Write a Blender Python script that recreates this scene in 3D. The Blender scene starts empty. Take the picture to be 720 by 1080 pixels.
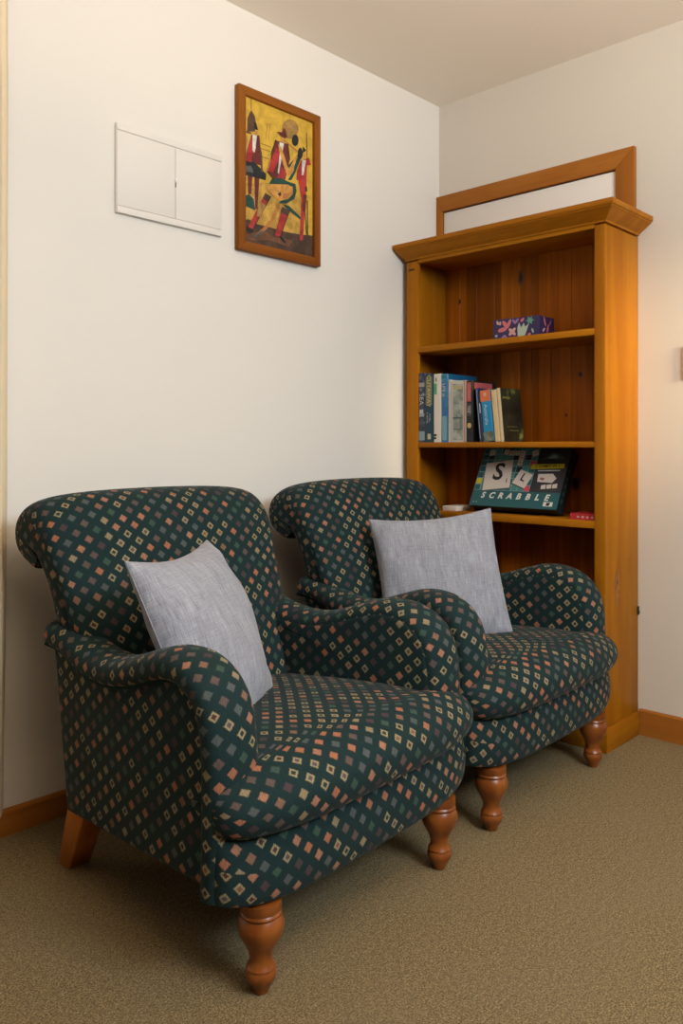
import bpy, bmesh, math, random
from mathutils import Vector, Matrix, Euler
random.seed(7)
SC = bpy.context.scene
COL = SC.collection

# ---------------------------------------------------------------- camera
F_PX, HEAD = 859.0, math.radians(43.7)
cam_d = bpy.data.cameras.new('camera')
cam_d.sensor_fit = 'HORIZONTAL'
cam_d.sensor_width = 24.0
cam_d.lens = 24.0 * F_PX / 720.0
cam_d.shift_y = -(540.0 - 472.0) / 1080.0 * (1080.0 / 720.0)
cam_d.clip_start = 0.05
cam = bpy.data.objects.new('camera', cam_d)
cam.location = (-2.780, -2.085, 1.0)
cam.rotation_euler = (math.radians(90), 0, HEAD - math.radians(90))
COL.objects.link(cam)
SC.camera = cam

# ---------------------------------------------------------------- light
SC.view_settings.view_transform = 'Standard'
SC.view_settings.look = 'None'
SC.view_settings.gamma = 1.0
SC.view_settings.use_curve_mapping = False
SC.view_settings.exposure = 0.0

world = bpy.data.worlds.new('world')
SC.world = world
world.use_nodes = True
wn = world.node_tree.nodes
wn['Background'].inputs[0].default_value = (1.0, 0.86, 0.70, 1)
wn['Background'].inputs[1].default_value = 0.05

def area(name, loc, target, sx, sy, power, color):
    d = bpy.data.lights.new(name, 'AREA')
    d.shape = 'RECTANGLE'; d.size = sx; d.size_y = sy
    d.energy = power; d.color = color
    o = bpy.data.objects.new(name, d)
    o.location = loc
    o.rotation_euler = (Vector(target) - Vector(loc)).to_track_quat('-Z', 'Y').to_euler()
    COL.objects.link(o)
    return o
area('window_daylight', (-1.6, -3.2, 2.0), (-1.4, -0.5, 0.6), 1.0, 0.6, 56, (0.76, 0.90, 1.0))
up = area('added_ceiling_fill', (-2.3, -2.9, 1.3), (-2.0, -2.4, 2.44), 0.6, 0.6, 69, (1.0, 0.80, 0.61))  # unseen fill light, added behind the camera to brighten the ceiling
up.data.spread = math.radians(110)
lamp = bpy.data.lights.new('warm_lamp', 'SPOT')
lamp.energy = 190; lamp.color = (1.0, 0.80, 0.46); lamp.shadow_soft_size = 0.15
lamp.spot_size = math.radians(35); lamp.spot_blend = 1.0
lamp_o = bpy.data.objects.new('warm_lamp', lamp); lamp_o.location = (-0.30, -2.6, 1.60)
lamp_o.rotation_euler = (Vector((0.09, -0.90, 1.24)) - lamp_o.location).to_track_quat('-Z', 'Y').to_euler()
COL.objects.link(lamp_o)

# ---------------------------------------------------------------- helpers
def link(o, parent=None):
    COL.objects.link(o)
    if parent is not None: o.parent = parent
    return o

def tag(o, label=None, cat=None, group=None, kind=None):
    if label: o['label'] = label
    if cat: o['category'] = cat
    if group: o['group'] = group
    if kind: o['kind'] = kind
    return o

def empty(name, loc=(0, 0, 0), rz=0.0, rot=None):
    o = bpy.data.objects.new(name, None)
    o.empty_display_size = 0.05
    o.location = loc
    o.rotation_euler = rot if rot else (0, 0, rz)
    return link(o)

def mesh_obj(name, verts, faces, mats, parent=None, uvs=None, fmat=None, smooth=True, auto=None):
    me = bpy.data.meshes.new(name)
    me.from_pydata([tuple(v) for v in verts], [], faces)
    if not isinstance(mats, (list, tuple)): mats = [mats]
    for m in mats: me.materials.append(m)
    if fmat:
        for p, i in zip(me.polygons, fmat): p.material_index = i
    if uvs is not None:
        ul = me.uv_layers.new(name='UVMap')
        for p in me.polygons:
            for li in p.loop_indices:
                ul.data[li].uv = uvs[li]
    bm = bmesh.new(); bm.from_mesh(me)
    bmesh.ops.recalc_face_normals(bm, faces=bm.faces)
    if auto is not None:
        for f in bm.faces: f.smooth = True
        for e in bm.edges:
            if len(e.link_faces) == 2 and e.calc_face_angle(0) > math.radians(auto): e.smooth = False
    else:
        for f in bm.faces: f.smooth = smooth
    bm.to_mesh(me); bm.free()
    return link(bpy.data.objects.new(name, me), parent)

class MB:
    """collects verts and faces for one mesh"""
    def __init__(s): s.v = []; s.f = []; s.m = []
    def poly(s, pts, mi=0):
        b = len(s.v); s.v += [tuple(p) for p in pts]; s.f.append(tuple(range(b, b + len(pts)))); s.m.append(mi)
    def box(s, x0, x1, y0, y1, z0, z1, mi=0, M=None):
        pts = [(x0,y0,z0),(x1,y0,z0),(x1,y1,z0),(x0,y1,z0),(x0,y0,z1),(x1,y0,z1),(x1,y1,z1),(x0,y1,z1)]
        if M is not None: pts = [tuple(M @ Vector(p)) for p in pts]
        b = len(s.v); s.v += pts
        for f in ((0,3,2,1),(4,5,6,7),(0,1,5,4),(1,2,6,5),(2,3,7,6),(3,0,4,7)):
            s.f.append(tuple(b+i for i in f)); s.m.append(mi)
    def prism(s, poly, y0, y1, mi=0, axes='xz'):
        """polygon in two axes extruded along the third"""
        def P(a, b, c):
            return {'xz': (a, c, b), 'xy': (a, b, c), 'yz': (c, a, b)}[axes]
        n = len(poly); b = len(s.v)
        s.v += [P(a, q, y0) for a, q in poly] + [P(a, q, y1) for a, q in poly]
        s.f.append(tuple(b+i for i in range(n))); s.m.append(mi)
        s.f.append(tuple(b+n+i for i in reversed(range(n)))); s.m.append(mi)
        for i in range(n):
            j = (i+1) % n
            s.f.append((b+i, b+j, b+n+j, b+n+i)); s.m.append(mi)
    def build(s, name, mats, parent=None, bevel=0.0, seg=2, smooth=False, auto=30):
        o = mesh_obj(name, s.v, s.f, mats, parent, fmat=s.m, smooth=smooth)
        if bevel:
            md = o.modifiers.new('bevel', 'BEVEL'); md.width = bevel; md.segments = seg
            md.limit_method = 'ANGLE'; md.angle_limit = math.radians(35); md.harden_normals = False
            bake(o, auto)
        return o

def bake(o, auto=30):
    dg = bpy.context.evaluated_depsgraph_get()
    dg.update()
    me = bpy.data.meshes.new_from_object(o.evaluated_get(dg))
    o.modifiers.clear()
    old = o.data; o.data = me
    bpy.data.meshes.remove(old)
    bm = bmesh.new(); bm.from_mesh(me)
    for f in bm.faces: f.smooth = True
    for e in bm.edges:
        e.smooth = not (len(e.link_faces) == 2 and e.calc_face_angle(0) > math.radians(auto))
    bm.to_mesh(me); bm.free()
    me.name = o.name

def catmull(pts, n=8, closed=False):
    P = [Vector(p) for p in pts]; out = []
    N = len(P)
    rng = range(N) if closed else range(N-1)
    for i in rng:
        if closed: a, b, c, d = P[(i-1) % N], P[i], P[(i+1) % N], P[(i+2) % N]
        else: a, b, c, d = P[max(i-1, 0)], P[i], P[i+1], P[min(i+2, N-1)]
        for k in range(n):
            t = k / n
            out.append(0.5*((2*b) + (c-a)*t + (2*a-5*b+4*c-d)*t*t + (3*b-a-3*c+d)*t**3))
    if not closed: out.append(P[-1].copy())
    return out

def loft(name, rows, mat, parent=None, closed=True, caps=True, uv_flip=False, u0=0.0, v0=0.0, fix=None):
    """rows: equal-length rings. UVs are arc lengths in metres; (around, along)."""
    n = len(rows[0]); R = len(rows)
    verts = [Vector(p) for r in rows for p in r]
    cum = []                                   # arc length around, averaged on the widest row
    wide = max(range(R), key=lambda i: sum((verts[i*n+k]-verts[i*n+(k+1) % n]).length for k in range(n)))
    s = 0.0
    for k in range(n+1):
        cum.append(s)
        if k < n: s += (verts[wide*n+k]-verts[wide*n+(k+1) % n]).length
    along = [0.0]
    for i in range(1, R):
        along.append(along[-1] + max((verts[i*n+k]-verts[(i-1)*n+k]).length for k in range(0, n, 3)))
    faces = []; uvs = []
    m = n if closed else n-1
    for i in range(R-1):
        for k in range(m):
            k2 = (k+1) % n
            faces.append((i*n+k, i*n+k2, (i+1)*n+k2, (i+1)*n+k))
            for kk, ii in ((k, i), (k+1, i), (k+1, i+1), (k, i+1)):
                a, b = cum[kk]+u0, along[ii]+v0
                uvs.append((b, a) if uv_flip else (a, b))
    if caps:
        for ring, flip in ((0, True), (R-1, False)):
            idx = [ring*n+k for k in range(n)]
            if flip: idx.reverse()
            faces.append(tuple(idx))
            for j in idx:
                v = verts[j]; uvs.append((v.y+0.013, v.z+0.007))
    o = mesh_obj(name, verts, faces, mat, parent, uvs=uvs, auto=50)
    if fix: fix(o)
    return o

def lathe(name, prof, mat, parent=None, seg=32, loc=(0, 0, 0), ridges=None):
    verts = []; faces = []
    for r, z in prof:
        for k in range(seg):
            a = 2*math.pi*k/seg
            verts.append((loc[0]+r*math.cos(a), loc[1]+r*math.sin(a), loc[2]+z))
    n = len(prof)
    for i in range(n-1):
        for k in range(seg):
            k2 = (k+1) % seg
            faces.append((i*seg+k, i*seg+k2, (i+1)*seg+k2, (i+1)*seg+k))
    faces.append(tuple(reversed(range(seg)))); faces.append(tuple((n-1)*seg+k for k in range(seg)))
    return mesh_obj(name, verts, faces, mat, parent, auto=40)

def text_mesh(body, size, extrude=0.0, align='CENTER', shear=0.0, spacing=1.0, bold=0.0):
    c = bpy.data.curves.new('lettering', 'FONT')
    c.body = body; c.size = size; c.align_x = align; c.align_y = 'CENTER'
    c.shear = shear; c.space_character = spacing; c.offset = bold; c.resolution_u = 3
    c.extrude = extrude
    o = bpy.data.objects.new('lettering', c); COL.objects.link(o)
    dg = bpy.context.evaluated_depsgraph_get(); dg.update()
    me = bpy.data.meshes.new_from_object(o.evaluated_get(dg))
    bpy.data.objects.remove(o); bpy.data.curves.remove(c)
    v = [tuple(x.co) for x in me.vertices]; f = [tuple(p.vertices) for p in me.polygons]
    bpy.data.meshes.remove(me)
    return v, f

def add_text(mb, body, size, M, mi=0, **kw):
    v, f = text_mesh(body, size, **kw)
    b = len(mb.v)
    mb.v += [tuple(M @ Vector(p)) for p in v]
    for q in f: mb.f.append(tuple(b+i for i in q)); mb.m.append(mi)

def clip(poly, x0, x1, y0, y1):
    def cut(P, inside, inter):
        out = []
        for i in range(len(P)):
            a, b = P[i-1], P[i]
            ia, ib = inside(a), inside(b)
            if ia and ib: out.append(b)
            elif ia and not ib: out.append(inter(a, b))
            elif ib: out.append(inter(a, b)); out.append(b)
        return out
    def ix(c): return lambda a, b: (c, a[1]+(b[1]-a[1])*(c-a[0])/(b[0]-a[0]))
    def iy(c): return lambda a, b: (a[0]+(b[0]-a[0])*(c-a[1])/(b[1]-a[1]), c)
    for ins, it in ((lambda p: p[0] >= x0, ix(x0)), (lambda p: p[0] <= x1, ix(x1)),
                    (lambda p: p[1] >= y0, iy(y0)), (lambda p: p[1] <= y1, iy(y1))):
        poly = cut(poly, ins, it)
        if len(poly) < 3: return []
    return poly

# ---------------------------------------------------------------- materials
class NT:
    def __init__(s, name):
        s.mat = bpy.data.materials.new(name); s.mat.use_nodes = True
        s.t = s.mat.node_tree; s.n = s.t.nodes; s.b = s.n['Principled BSDF']
    def new(s, typ, **kw):
        o = s.n.new(typ)
        for k, v in kw.items(): setattr(o, k, v)
        return o
    def put(s, sock, v):
        if hasattr(v, 'is_linked') or hasattr(v, 'links'): s.t.links.new(v, sock)
        else: sock.default_value = v
    def math(s, op, a, b=None, c=None):
        o = s.new('ShaderNodeMath', operation=op)
        s.put(o.inputs[0], a)
        if b is not None: s.put(o.inputs[1], b)
        if c is not None: s.put(o.inputs[2], c)
        return o.outputs[0]
    def mix(s, f, a, b):
        o = s.new('ShaderNodeMix', data_type='RGBA')
        s.put(o.inputs[0], f); s.put(o.inputs[6], a); s.put(o.inputs[7], b)
        return o.outputs[2]
    def noise(s, vec, scale, detail=3.0, rough=0.5, dist=0.0):
        o = s.new('ShaderNodeTexNoise')
        o.inputs['Scale'].default_value = scale; o.inputs['Detail'].default_value = detail
        o.inputs['Roughness'].default_value = rough; o.inputs['Distortion'].default_value = dist
        if vec is not None: s.t.links.new(vec, o.inputs['Vector'])
        return o.outputs['Fac']
    def ramp(s, f, stops, interp='LINEAR'):
        o = s.new('ShaderNodeValToRGB'); cr = o.color_ramp; cr.interpolation = interp
        while len(cr.elements) < len(stops): cr.elements.new(0.5)
        for e, (p, c) in zip(cr.elements, stops): e.position = p; e.color = (*c, 1) if len(c) == 3 else c
        s.t.links.new(f, o.inputs[0]); return o.outputs[0]
    def smooth(s, v, a, b):
        o = s.new('ShaderNodeMapRange', interpolation_type='SMOOTHSTEP')
        s.t.links.new(v, o.inputs[0]); o.inputs[1].default_value = a; o.inputs[2].default_value = b
        return o.outputs[0]
    def coord(s, which='Object'): return s.new('ShaderNodeTexCoord').outputs[which]
    def mapping(s, vec, scale=(1, 1, 1), rot=(0, 0, 0), loc=(0, 0, 0)):
        o = s.new('ShaderNodeMapping'); s.t.links.new(vec, o.inputs[0])
        o.inputs['Location'].default_value = loc; o.inputs['Rotation'].default_value = rot; o.inputs['Scale'].default_value = scale
        return o.outputs[0]
    def bump(s, h, strength=0.3, dist=0.01):
        o = s.new('ShaderNodeBump'); o.inputs['Strength'].default_value = strength; o.inputs['Distance'].default_value = dist
        s.t.links.new(h, o.inputs['Height']); s.t.links.new(o.outputs[0], s.b.inputs['Normal'])
    def col(s, c): s.put(s.b.inputs['Base Color'], c if hasattr(c, 'links') else (*c, 1))
    def rough(s, r): s.b.inputs['Roughness'].default_value = r
    def spec(s, v): s.b.inputs['Specular IOR Level'].default_value = v

def plain(name, c, rough=0.6, spec=0.4, metal=0.0):
    n = NT(name); n.col(c); n.rough(rough); n.spec(spec); n.b.inputs['Metallic'].default_value = metal
    return n.mat

def wall_mat(name, c):
    n = NT(name); co = n.coord()
    f = n.noise(co, 1.5, 2)
    a = tuple(x*0.97 for x in c); n.col(n.mix(f, (*a, 1), (*c, 1)))
    n.rough(0.85); n.spec(0.2)
    n.bump(n.noise(co, 180, 3), 0.08, 0.002)
    return n.mat

def pine(name, light, dark, axis='z', knots=0.5, boards=None, rough=0.45, spec=0.10):
    """lacquered pine, grain running along one axis of the object's own space"""
    n = NT(name); co = n.coord()
    k = {'x': (0.08, 1, 1), 'y': (1, 0.08, 1), 'z': (1, 1, 0.08)}[axis]
    vec = n.mapping(co, k)
    rnd = None
    if boards:
        sx = n.new('ShaderNodeSeparateXYZ'); n.t.links.new(co, sx.inputs[0])
        cell = n.math('FLOOR', n.math('DIVIDE', n.math('ADD', sx.outputs[1], boards[1]), boards[0]))
        w = n.new('ShaderNodeTexWhiteNoise', noise_dimensions='1D'); n.t.links.new(cell, w.inputs['W'])
        rnd = w.outputs['Value']
        cmb = n.new('ShaderNodeCombineXYZ'); n.t.links.new(n.math('MULTIPLY', rnd, 37.0), cmb.inputs[0]); n.t.links.new(n.math('MULTIPLY', rnd, 11.0), cmb.inputs[2])
        va = n.new('ShaderNodeVectorMath', operation='ADD'); n.t.links.new(vec, va.inputs[0]); n.t.links.new(cmb.outputs[0], va.inputs[1])
        vec = va.outputs[0]
    broad = n.noise(vec, 14, 3, 0.55, 0.6)
    fine = n.noise(vec, 95, 4, 0.6, 0.3)
    c = n.mix(n.smooth(broad, 0.32, 0.68), (*dark, 1), (*light, 1))
    fd = tuple(x*0.62 for x in dark)
    c = n.mix(n.math('MULTIPLY', n.smooth(fine, 0.5, 0.75), 0.28), c, (*fd, 1))
    if knots:
        v = n.new('ShaderNodeTexVoronoi'); v.inputs['Scale'].default_value = 2.3; v.inputs['Randomness'].default_value = 1.0
        n.t.links.new(n.mapping(co, {'x': (0.45, 1.6, 1.6), 'y': (1.6, .45, 1.6), 'z': (1.6, 1.6, 0.45)}[axis], loc=(0.31, 0.17, 0.23)), v.inputs['Vector'])
        kn = n.math('SUBTRACT', 1.0, n.smooth(v.outputs['Distance'], 0.02, 0.085))
        c = n.mix(n.math('MULTIPLY', kn, knots), c, (dark[0]*0.18, dark[1]*0.12, dark[2]*0.12, 1))
    if rnd is not None:
        c = n.mix(n.math('MULTIPLY', n.smooth(rnd, 0.15, 0.95), 0.72), c, (dark[0]*0.35, dark[1]*0.30, dark[2]*0.3, 1))
    n.col(c); n.rough(rough); n.spec(spec)
    n.bump(fine, 0.06, 0.002)
    return n.mat

def fabric_mat():
    n = NT('diamond_upholstery')
    uv = n.coord('UV')
    sx = n.new('ShaderNodeSeparateXYZ'); n.t.links.new(uv, sx.inputs[0])
    wob = n.noise(n.mapping(uv, (9, 9, 9)), 1.0, 1)
    U = n.math('DIVIDE', sx.outputs[0], 0.052); V = n.math('DIVIDE', sx.outputs[1], 0.042)
    p = n.math('ADD', U, V); q = n.math('SUBTRACT', U, V)
    fp, fq = n.math('FLOOR', p), n.math('FLOOR', q)
    cp = n.math('SUBTRACT', n.math('SUBTRACT', p, fp), 0.5); cq = n.math('SUBTRACT', n.math('SUBTRACT', q, fq), 0.5)
    du = n.math('ABSOLUTE', n.math('ADD', cp, cq)); dv = n.math('ABSOLUTE', n.math('SUBTRACT', cp, cq))
    d = n.math('ADD', n.math('MULTIPLY', du, 0.53), n.math('MULTIPLY', dv, 0.44))
    edge = n.noise(n.mapping(uv, (1, 0.25, 1)), 520, 2, 0.7)
    d = n.math('ADD', d, n.math('MULTIPLY', n.math('SUBTRACT', edge, 0.5), 0.16))
    cmb = n.new('ShaderNodeCombineXYZ'); n.t.links.new(fp, cmb.inputs[0])
    n.t.links.new(fq, cmb.inputs[1])
    w1 = n.new('ShaderNodeTexWhiteNoise', noise_dimensions='2D'); n.t.links.new(cmb.outputs[0], w1.inputs['Vector'])
    cm2 = n.new('ShaderNodeCombineXYZ'); n.t.links.new(n.math('FLOOR', n.math('DIVIDE', n.math('ADD', fp, n.math('MULTIPLY', fq, 2.0)), 3.0)), cm2.inputs[0])
    n.t.links.new(n.math('ADD', fq, 91.0), cm2.inputs[1])
    w2 = n.new('ShaderNodeTexWhiteNoise', noise_dimensions='2D'); n.t.links.new(cm2.outputs[0], w2.inputs['Vector'])
    solid = n.ramp(w1.outputs['Value'], [(0.0, (0.33, 0.13, 0.072)), (0.12, (0.075, 0.085, 0.085)), (0.32, (0.20, 0.105, 0.070)),
                   (0.44, (0.065, 0.040, 0.045)), (0.56, (0.040, 0.075, 0.055)), (0.68, (0.105, 0.070, 0.062)), (0.85, (0.33, 0.155, 0.095)), (0.93, (0.25, 0.19, 0.11))], 'CONSTANT')
    inner = n.ramp(w1.outputs['Value'], [(0.0, (0.075, 0.030, 0.027)), (0.35, (0.015, 0.032, 0.032)), (0.6, (0.20, 0.08, 0.05)), (0.8, (0.10, 0.07, 0.08))], 'CONSTANT')
    ringc = (0.30, 0.24, 0.13, 1)
    ringed = n.math('LESS_THAN', w2.outputs['Value'], 0.24)
    inring = n.smooth(d, 0.105, 0.140)
    motif = n.mix(ringed, solid, n.mix(inring, inner, ringc))
    mask = n.math('SUBTRACT', 1.0, n.smooth(d, 0.190, 0.272))
    weave = n.noise(n.mapping(uv, (1, 0.10, 1)), 700, 2, 0.6)
    base = n.mix(weave, (0.004, 0.013, 0.014, 1), (0.014, 0.037, 0.038, 1))
    c = n.mix(mask, base, motif)
    c = n.mix(n.math('MULTIPLY', n.smooth(weave, 0.42, 0.72), 0.50), c, (0.012, 0.028, 0.027, 1))
    n.col(c); n.rough(0.85); n.spec(0.15)
    n.b.inputs['Sheen Weight'].default_value = 0.05
    n.b.inputs['Sheen Roughness'].default_value = 0.4
    h = n.math('ADD', n.math('MULTIPLY', mask, 0.5), n.math('MULTIPLY', weave, 0.8))
    n.bump(h, 0.25, 0.0015)
    return n.mat

def linen_mat():
    n = NT('grey_linen'); uv = n.coord('UV')
    a = n.noise(n.mapping(uv, (1, 0.06, 1)), 420, 3, 0.7)
    b = n.noise(n.mapping(uv, (0.06, 1, 1)), 420, 3, 0.7)
    big = n.noise(n.mapping(uv, (1, 0.15, 1)), 60, 2)
    f = n.math('ADD', n.math('MULTIPLY', a, 0.5), n.math('ADD', n.math('MULTIPLY', b, 0.3), n.math('MULTIPLY', big, 0.2)))
    n.col(n.ramp(f, [(0.36, (0.175, 0.178, 0.208)), (0.5, (0.285, 0.292, 0.335)), (0.64, (0.41, 0.417, 0.465))]))
    n.rough(0.95); n.spec(0.1); n.b.inputs['Sheen Weight'].default_value = 0.15
    n.bump(n.math('ADD', a, b), 0.3, 0.0015)
    return n.mat

def carpet_mat():
    n = NT('taupe_carpet'); co = n.coord()
    f1 = n.noise(co, 260, 5, 0.85); f2 = n.noise(co, 85, 2, 0.6); f3 = n.noise(co, 5, 3, 0.6)
    c = n.ramp(f1, [(0.37, (0.085, 0.056, 0.025)), (0.5, (0.375, 0.270, 0.135)), (0.63, (0.76, 0.575, 0.32))])
    c = n.mix(n.math('MULTIPLY', n.smooth(f2, 0.35, 0.7), 0.35), c, (0.13, 0.095, 0.050, 1))
    c = n.mix(n.math('MULTIPLY', n.smooth(f3, 0.4, 0.65), 0.22), c, (0.36, 0.28, 0.165, 1))
    n.col(c); n.rough(0.97); n.spec(0.05)
    n.bump(n.math('ADD', f1, n.math('MULTIPLY', f2, 0.6)), 0.9, 0.010)
    return n.mat

M_WALL = wall_mat('wall_paint', (0.80, 0.76, 0.70))
M_WALL_SHADED = wall_mat('wall_paint_shaded', (0.69, 0.635, 0.555))  # same wall paint, darkened: the right wall's shade is put into the colour
M_CEIL = wall_mat('ceiling_paint', (0.84, 0.785, 0.71))
M_WHITE = plain('white_paint', (0.775, 0.73, 0.675), 0.55)
M_CARPET = carpet_mat()
M_FAB = fabric_mat()
M_CORD = plain('green_piping', (0.012, 0.03, 0.028), 0.9, 0.1)
M_LINEN = linen_mat()
ORL, ORD = (0.385, 0.140, 0.006), (0.31, 0.100, 0.004)
M_PINE = pine('pine_vertical', ORL, ORD, 'z', 0.0)
M_PINE_Y = pine('pine_lengthwise', ORL, ORD, 'y', 0.0)
M_PINE_X = pine('pine_crosswise', ORL, ORD, 'x', 0.0)
M_BACK = pine('pine_boards', (0.44, 0.130, 0.008), (0.29, 0.078, 0.004), 'z', 0.9, boards=(0.0835, 0.0395))
M_TRIM_X = pine('trim_wood_x', (0.40, 0.150, 0.026), (0.33, 0.112, 0.016), 'x', 0.0)
M_TRIM_Y = pine('trim_wood_y', (0.40, 0.150, 0.026), (0.33, 0.112, 0.016), 'y', 0.0)
M_TRIM_Z = pine('trim_wood_z', (0.40, 0.150, 0.026), (0.33, 0.112, 0.016), 'z', 0.0)
M_LEG = pine('leg_wood', (0.27, 0.078, 0.014), (0.17, 0.043, 0.007), 'z', 0.0, rough=0.30, spec=0.4)
M_LEGB = pine('rear_leg_wood', (0.46, 0.16, 0.03), (0.34, 0.10, 0.018), 'z', 0.0, rough=0.35)
M_FRAME_Z = pine('frame_wood_z', (0.28, 0.092, 0.014), (0.19, 0.055, 0.007), 'z', 0.0, rough=0.4)
M_FRAME_X = pine('frame_wood_x', (0.28, 0.092, 0.014), (0.19, 0.055, 0.007), 'x', 0.0, rough=0.4)

# ---------------------------------------------------------------- the room
X0, Y0, H = -3.4, -3.7, 2.442
def struct(name, mb, mats, **kw):
    return tag(mb.build(name, mats, **kw), kind='structure')
m = MB(); m.box(X0, 0.1, Y0, 0.1, -0.1, 0); struct('floor', m, M_CARPET)
m = MB(); m.box(X0, 0.1, Y0, 0.1, H, H+0.1); struct('ceiling', m, M_CEIL)
m = MB(); m.box(X0, 0.1, 0, 0.1, 0, H); struct('wall_left', m, M_WALL)
m = MB(); m.box(0, 0.1, Y0, 0, 0, H); struct('wall_right', m, M_WALL_SHADED)
def base_profile(h): return [(0, 0), (0.014, 0), (0.014, h-0.006), (0.009, h), (0, h)]
m = MB(); m.prism([(-a, b) for a, b in base_profile(0.066)], X0, -0.03, axes='yz'); struct('baseboard_left', m, M_TRIM_X)
m = MB(); m.prism([(-a, b) for a, b in base_profile(0.089)], Y0, -0.874, axes='xz')
struct('baseboard_right', m, M_TRIM_Y)

# pale curtain hanging at the left edge
n_w, rows = 60, []
for zi in range(0, 25):
    z = 0.075 + (2.40-0.075)*zi/24
    lean = -0.0135*max(0, (0.9-z)/0.9)**1.3 - 0.004*max(0, (z-1.9)/0.5)
    top, bot = [], []
    for k in range(n_w+1):
        t = k/n_w
        x = -2.35 + (2.35-1.863)*t + lean
        y = -0.045 + 0.024*math.sin(t*38.0+0.6+0.25*math.sin(z*2)) * (0.55+0.45*t)
        top.append((x, y-0.002, z)); bot.append((x, y+0.002, z))
    rows.append(top + bot[::-1])
M_CURT = plain('cream_curtain', (0.80, 0.66, 0.46), 0.9, 0.1)
cur = loft('curtain', rows, M_CURT)
tag(cur, 'cream curtain hanging against the wall at the far left edge', 'curtain')

# ---------------------------------------------------------------- wood-framed white panel above the bookcase
t = empty('wall_hatch', (0, -0.425, 1.55))
tag(t, 'wood-framed white panel on the wall behind the top of the bookcase', 'panel')
zt, zi_, zb = 2.054-1.55, 1.988-1.55, 0.0
ya, yb = -0.859+0.425, -0.001+0.425           # right end, left end against the corner
m = MB(); m.prism([(ya, zt), (yb, zt), (yb-0.030, zi_), (ya+0.068, zi_)], -0.022, 0.0, axes='yz'); m.build('head_rail', M_TRIM_Y, t, bevel=0.002)
m = MB(); m.prism([(ya, zb), (ya, zt), (ya+0.068, zi_), (ya+0.068, zb)], -0.022, 0.0, axes='yz'); m.build('side_rail', M_TRIM_Z, t, bevel=0.002)
m = MB(); m.prism([(yb, zb), (yb, zt), (yb-0.030, zi_), (yb-0.030, zb)], -0.022, 0.0, axes='yz'); m.build('side_rail', M_TRIM_Z, t, bevel=0.002)
m = MB(); m.box(-0.012, -0.001, ya+0.0695, yb-0.033, zb, zi_-0.005); m.build('panel', M_WHITE, t, bevel=0.0015)
m = MB(); m.box(-0.003, 0.0, ya+0.066, yb-0.028, zb, zi_+0.002); m.build('shadow_gap', plain('gap_dark', (0.05, 0.035, 0.025), 0.9), t)

# ---------------------------------------------------------------- bookcase
BX, BL, BR = -0.255, -0.030, -0.866             # front plane, left and right outer sides
bk = empty('bookcase', (BX/2, (BL+BR)/2, 0))
tag(bk, 'tall orange pine bookcase with open shelves in the corner behind the chairs', 'bookcase')
ox, oy = BX/2, (BL+BR)/2
def bpart(name, mb, mat, bevel=0.002, parent=None):
    mb.v = [(x-ox, y-oy, z) for x, y, z in mb.v]
    return mb.build(name, mat, parent or bk, bevel=bevel)
m = MB(); m.box(BX+0.018, -0.002, BL-0.018, BL, 0.0, 1.735); bpart('side_panel', m, M_PINE)
def knot_pine():
    nn = NT('pine_side_with_knot'); 
    return nn
m = MB(); m.box(BX+0.018, -0.002, BR, BR+0.018, 0.0, 1.735); sp = bpart('side_panel', m, M_PINE)
m = MB(); m.box(BX, BX+0.0185, BL-0.056, BL, 0.0, 1.735); bpart('stile', m, M_PINE)
m = MB(); m.box(BX, BX+0.0185, BR, BR+0.038, 0.0, 1.735); bpart('stile', m, M_PINE)
m = MB(); m.box(BX+0.001, BX+0.0185, BR+0.038, BL-0.056, 1.726, 1.752); bpart('top_rail', m, M_PINE_Y)
m = MB(); m.box(BX+0.018, -0.003, BR+0.018, BL-0.018, 1.735, 1.752); bpart('top_board', m, M_PINE_Y)
# back of narrow tongue-and-groove boards
m = MB()
for k in range(10):
    a = 0.0440 - 0.0835*0 - 0.0835*k                # board edges aligned to the colour cells
ys = [-0.038-0.0835*k for k in range(0, 11)]
ys = [-0.049] + [y for y in ys[1:] if y > BR+0.03] + [BR+0.019]
for a, b in zip(ys[:-1], ys[1:]):
    m.prism([(-0.008, a+0.0003), (-0.0175, a+0.0003), (-0.0200, a-0.0022), (-0.0200, b+0.0022), (-0.0175, b-0.0003), (-0.008, b-0.0003)], 0.02, 1.735, axes='xy')
bp = bpart('back_panel', m, M_BACK, bevel=0)
for zt_, th in ((1.396, 0.023), (1.020, 0.020), (0.756, 0.025), (0.455, 0.024), (0.105, 0.022)):
    m = MB(); m.box(BX+0.001, -0.021, BR+0.019, BL-0.019, zt_-th, zt_)
    if zt_ > 0.2:
        bpart('shelf', m, M_PINE_Y, bevel=0.003)
    else: bpart('shelf', m, M_PINE_Y)
# crown moulding: profile swept round front and right side (and a short left return)
prof = [(0.0, 0.0), (0.004, 0.0), (0.006, 0.006), (0.012, 0.010), (0.022, 0.016), (0.036, 0.026), (0.046, 0.034),
        (0.050, 0.036), (0.051, 0.040), (0.055, 0.041), (0.057, 0.046), (0.057, 0.058), (0.052, 0.060), (-0.02, 0.060), (-0.02, 0.0)]
m = MB(); n = len(prof)
def corner_ring(kind):
    out = []
    for d, z in prof:
        if kind == 'wall_r': out.append((-0.002, BR-d*0.92, 1.740+z))
        if kind == 'front_r': out.append((BX-d, BR-d*0.92, 1.740+z))
        if kind == 'front_l': out.append((BX-d, BL+min(d*0.4, 0.028), 1.740+z))
        if kind == 'wall_l': out.append((-0.002, BL+min(d*0.4, 0.028), 1.740+z))
    return out
rings = [corner_ring(k) for k in ('wall_r', 'front_r', 'front_l', 'wall_l')]
for r in rings: m.v += r
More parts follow.
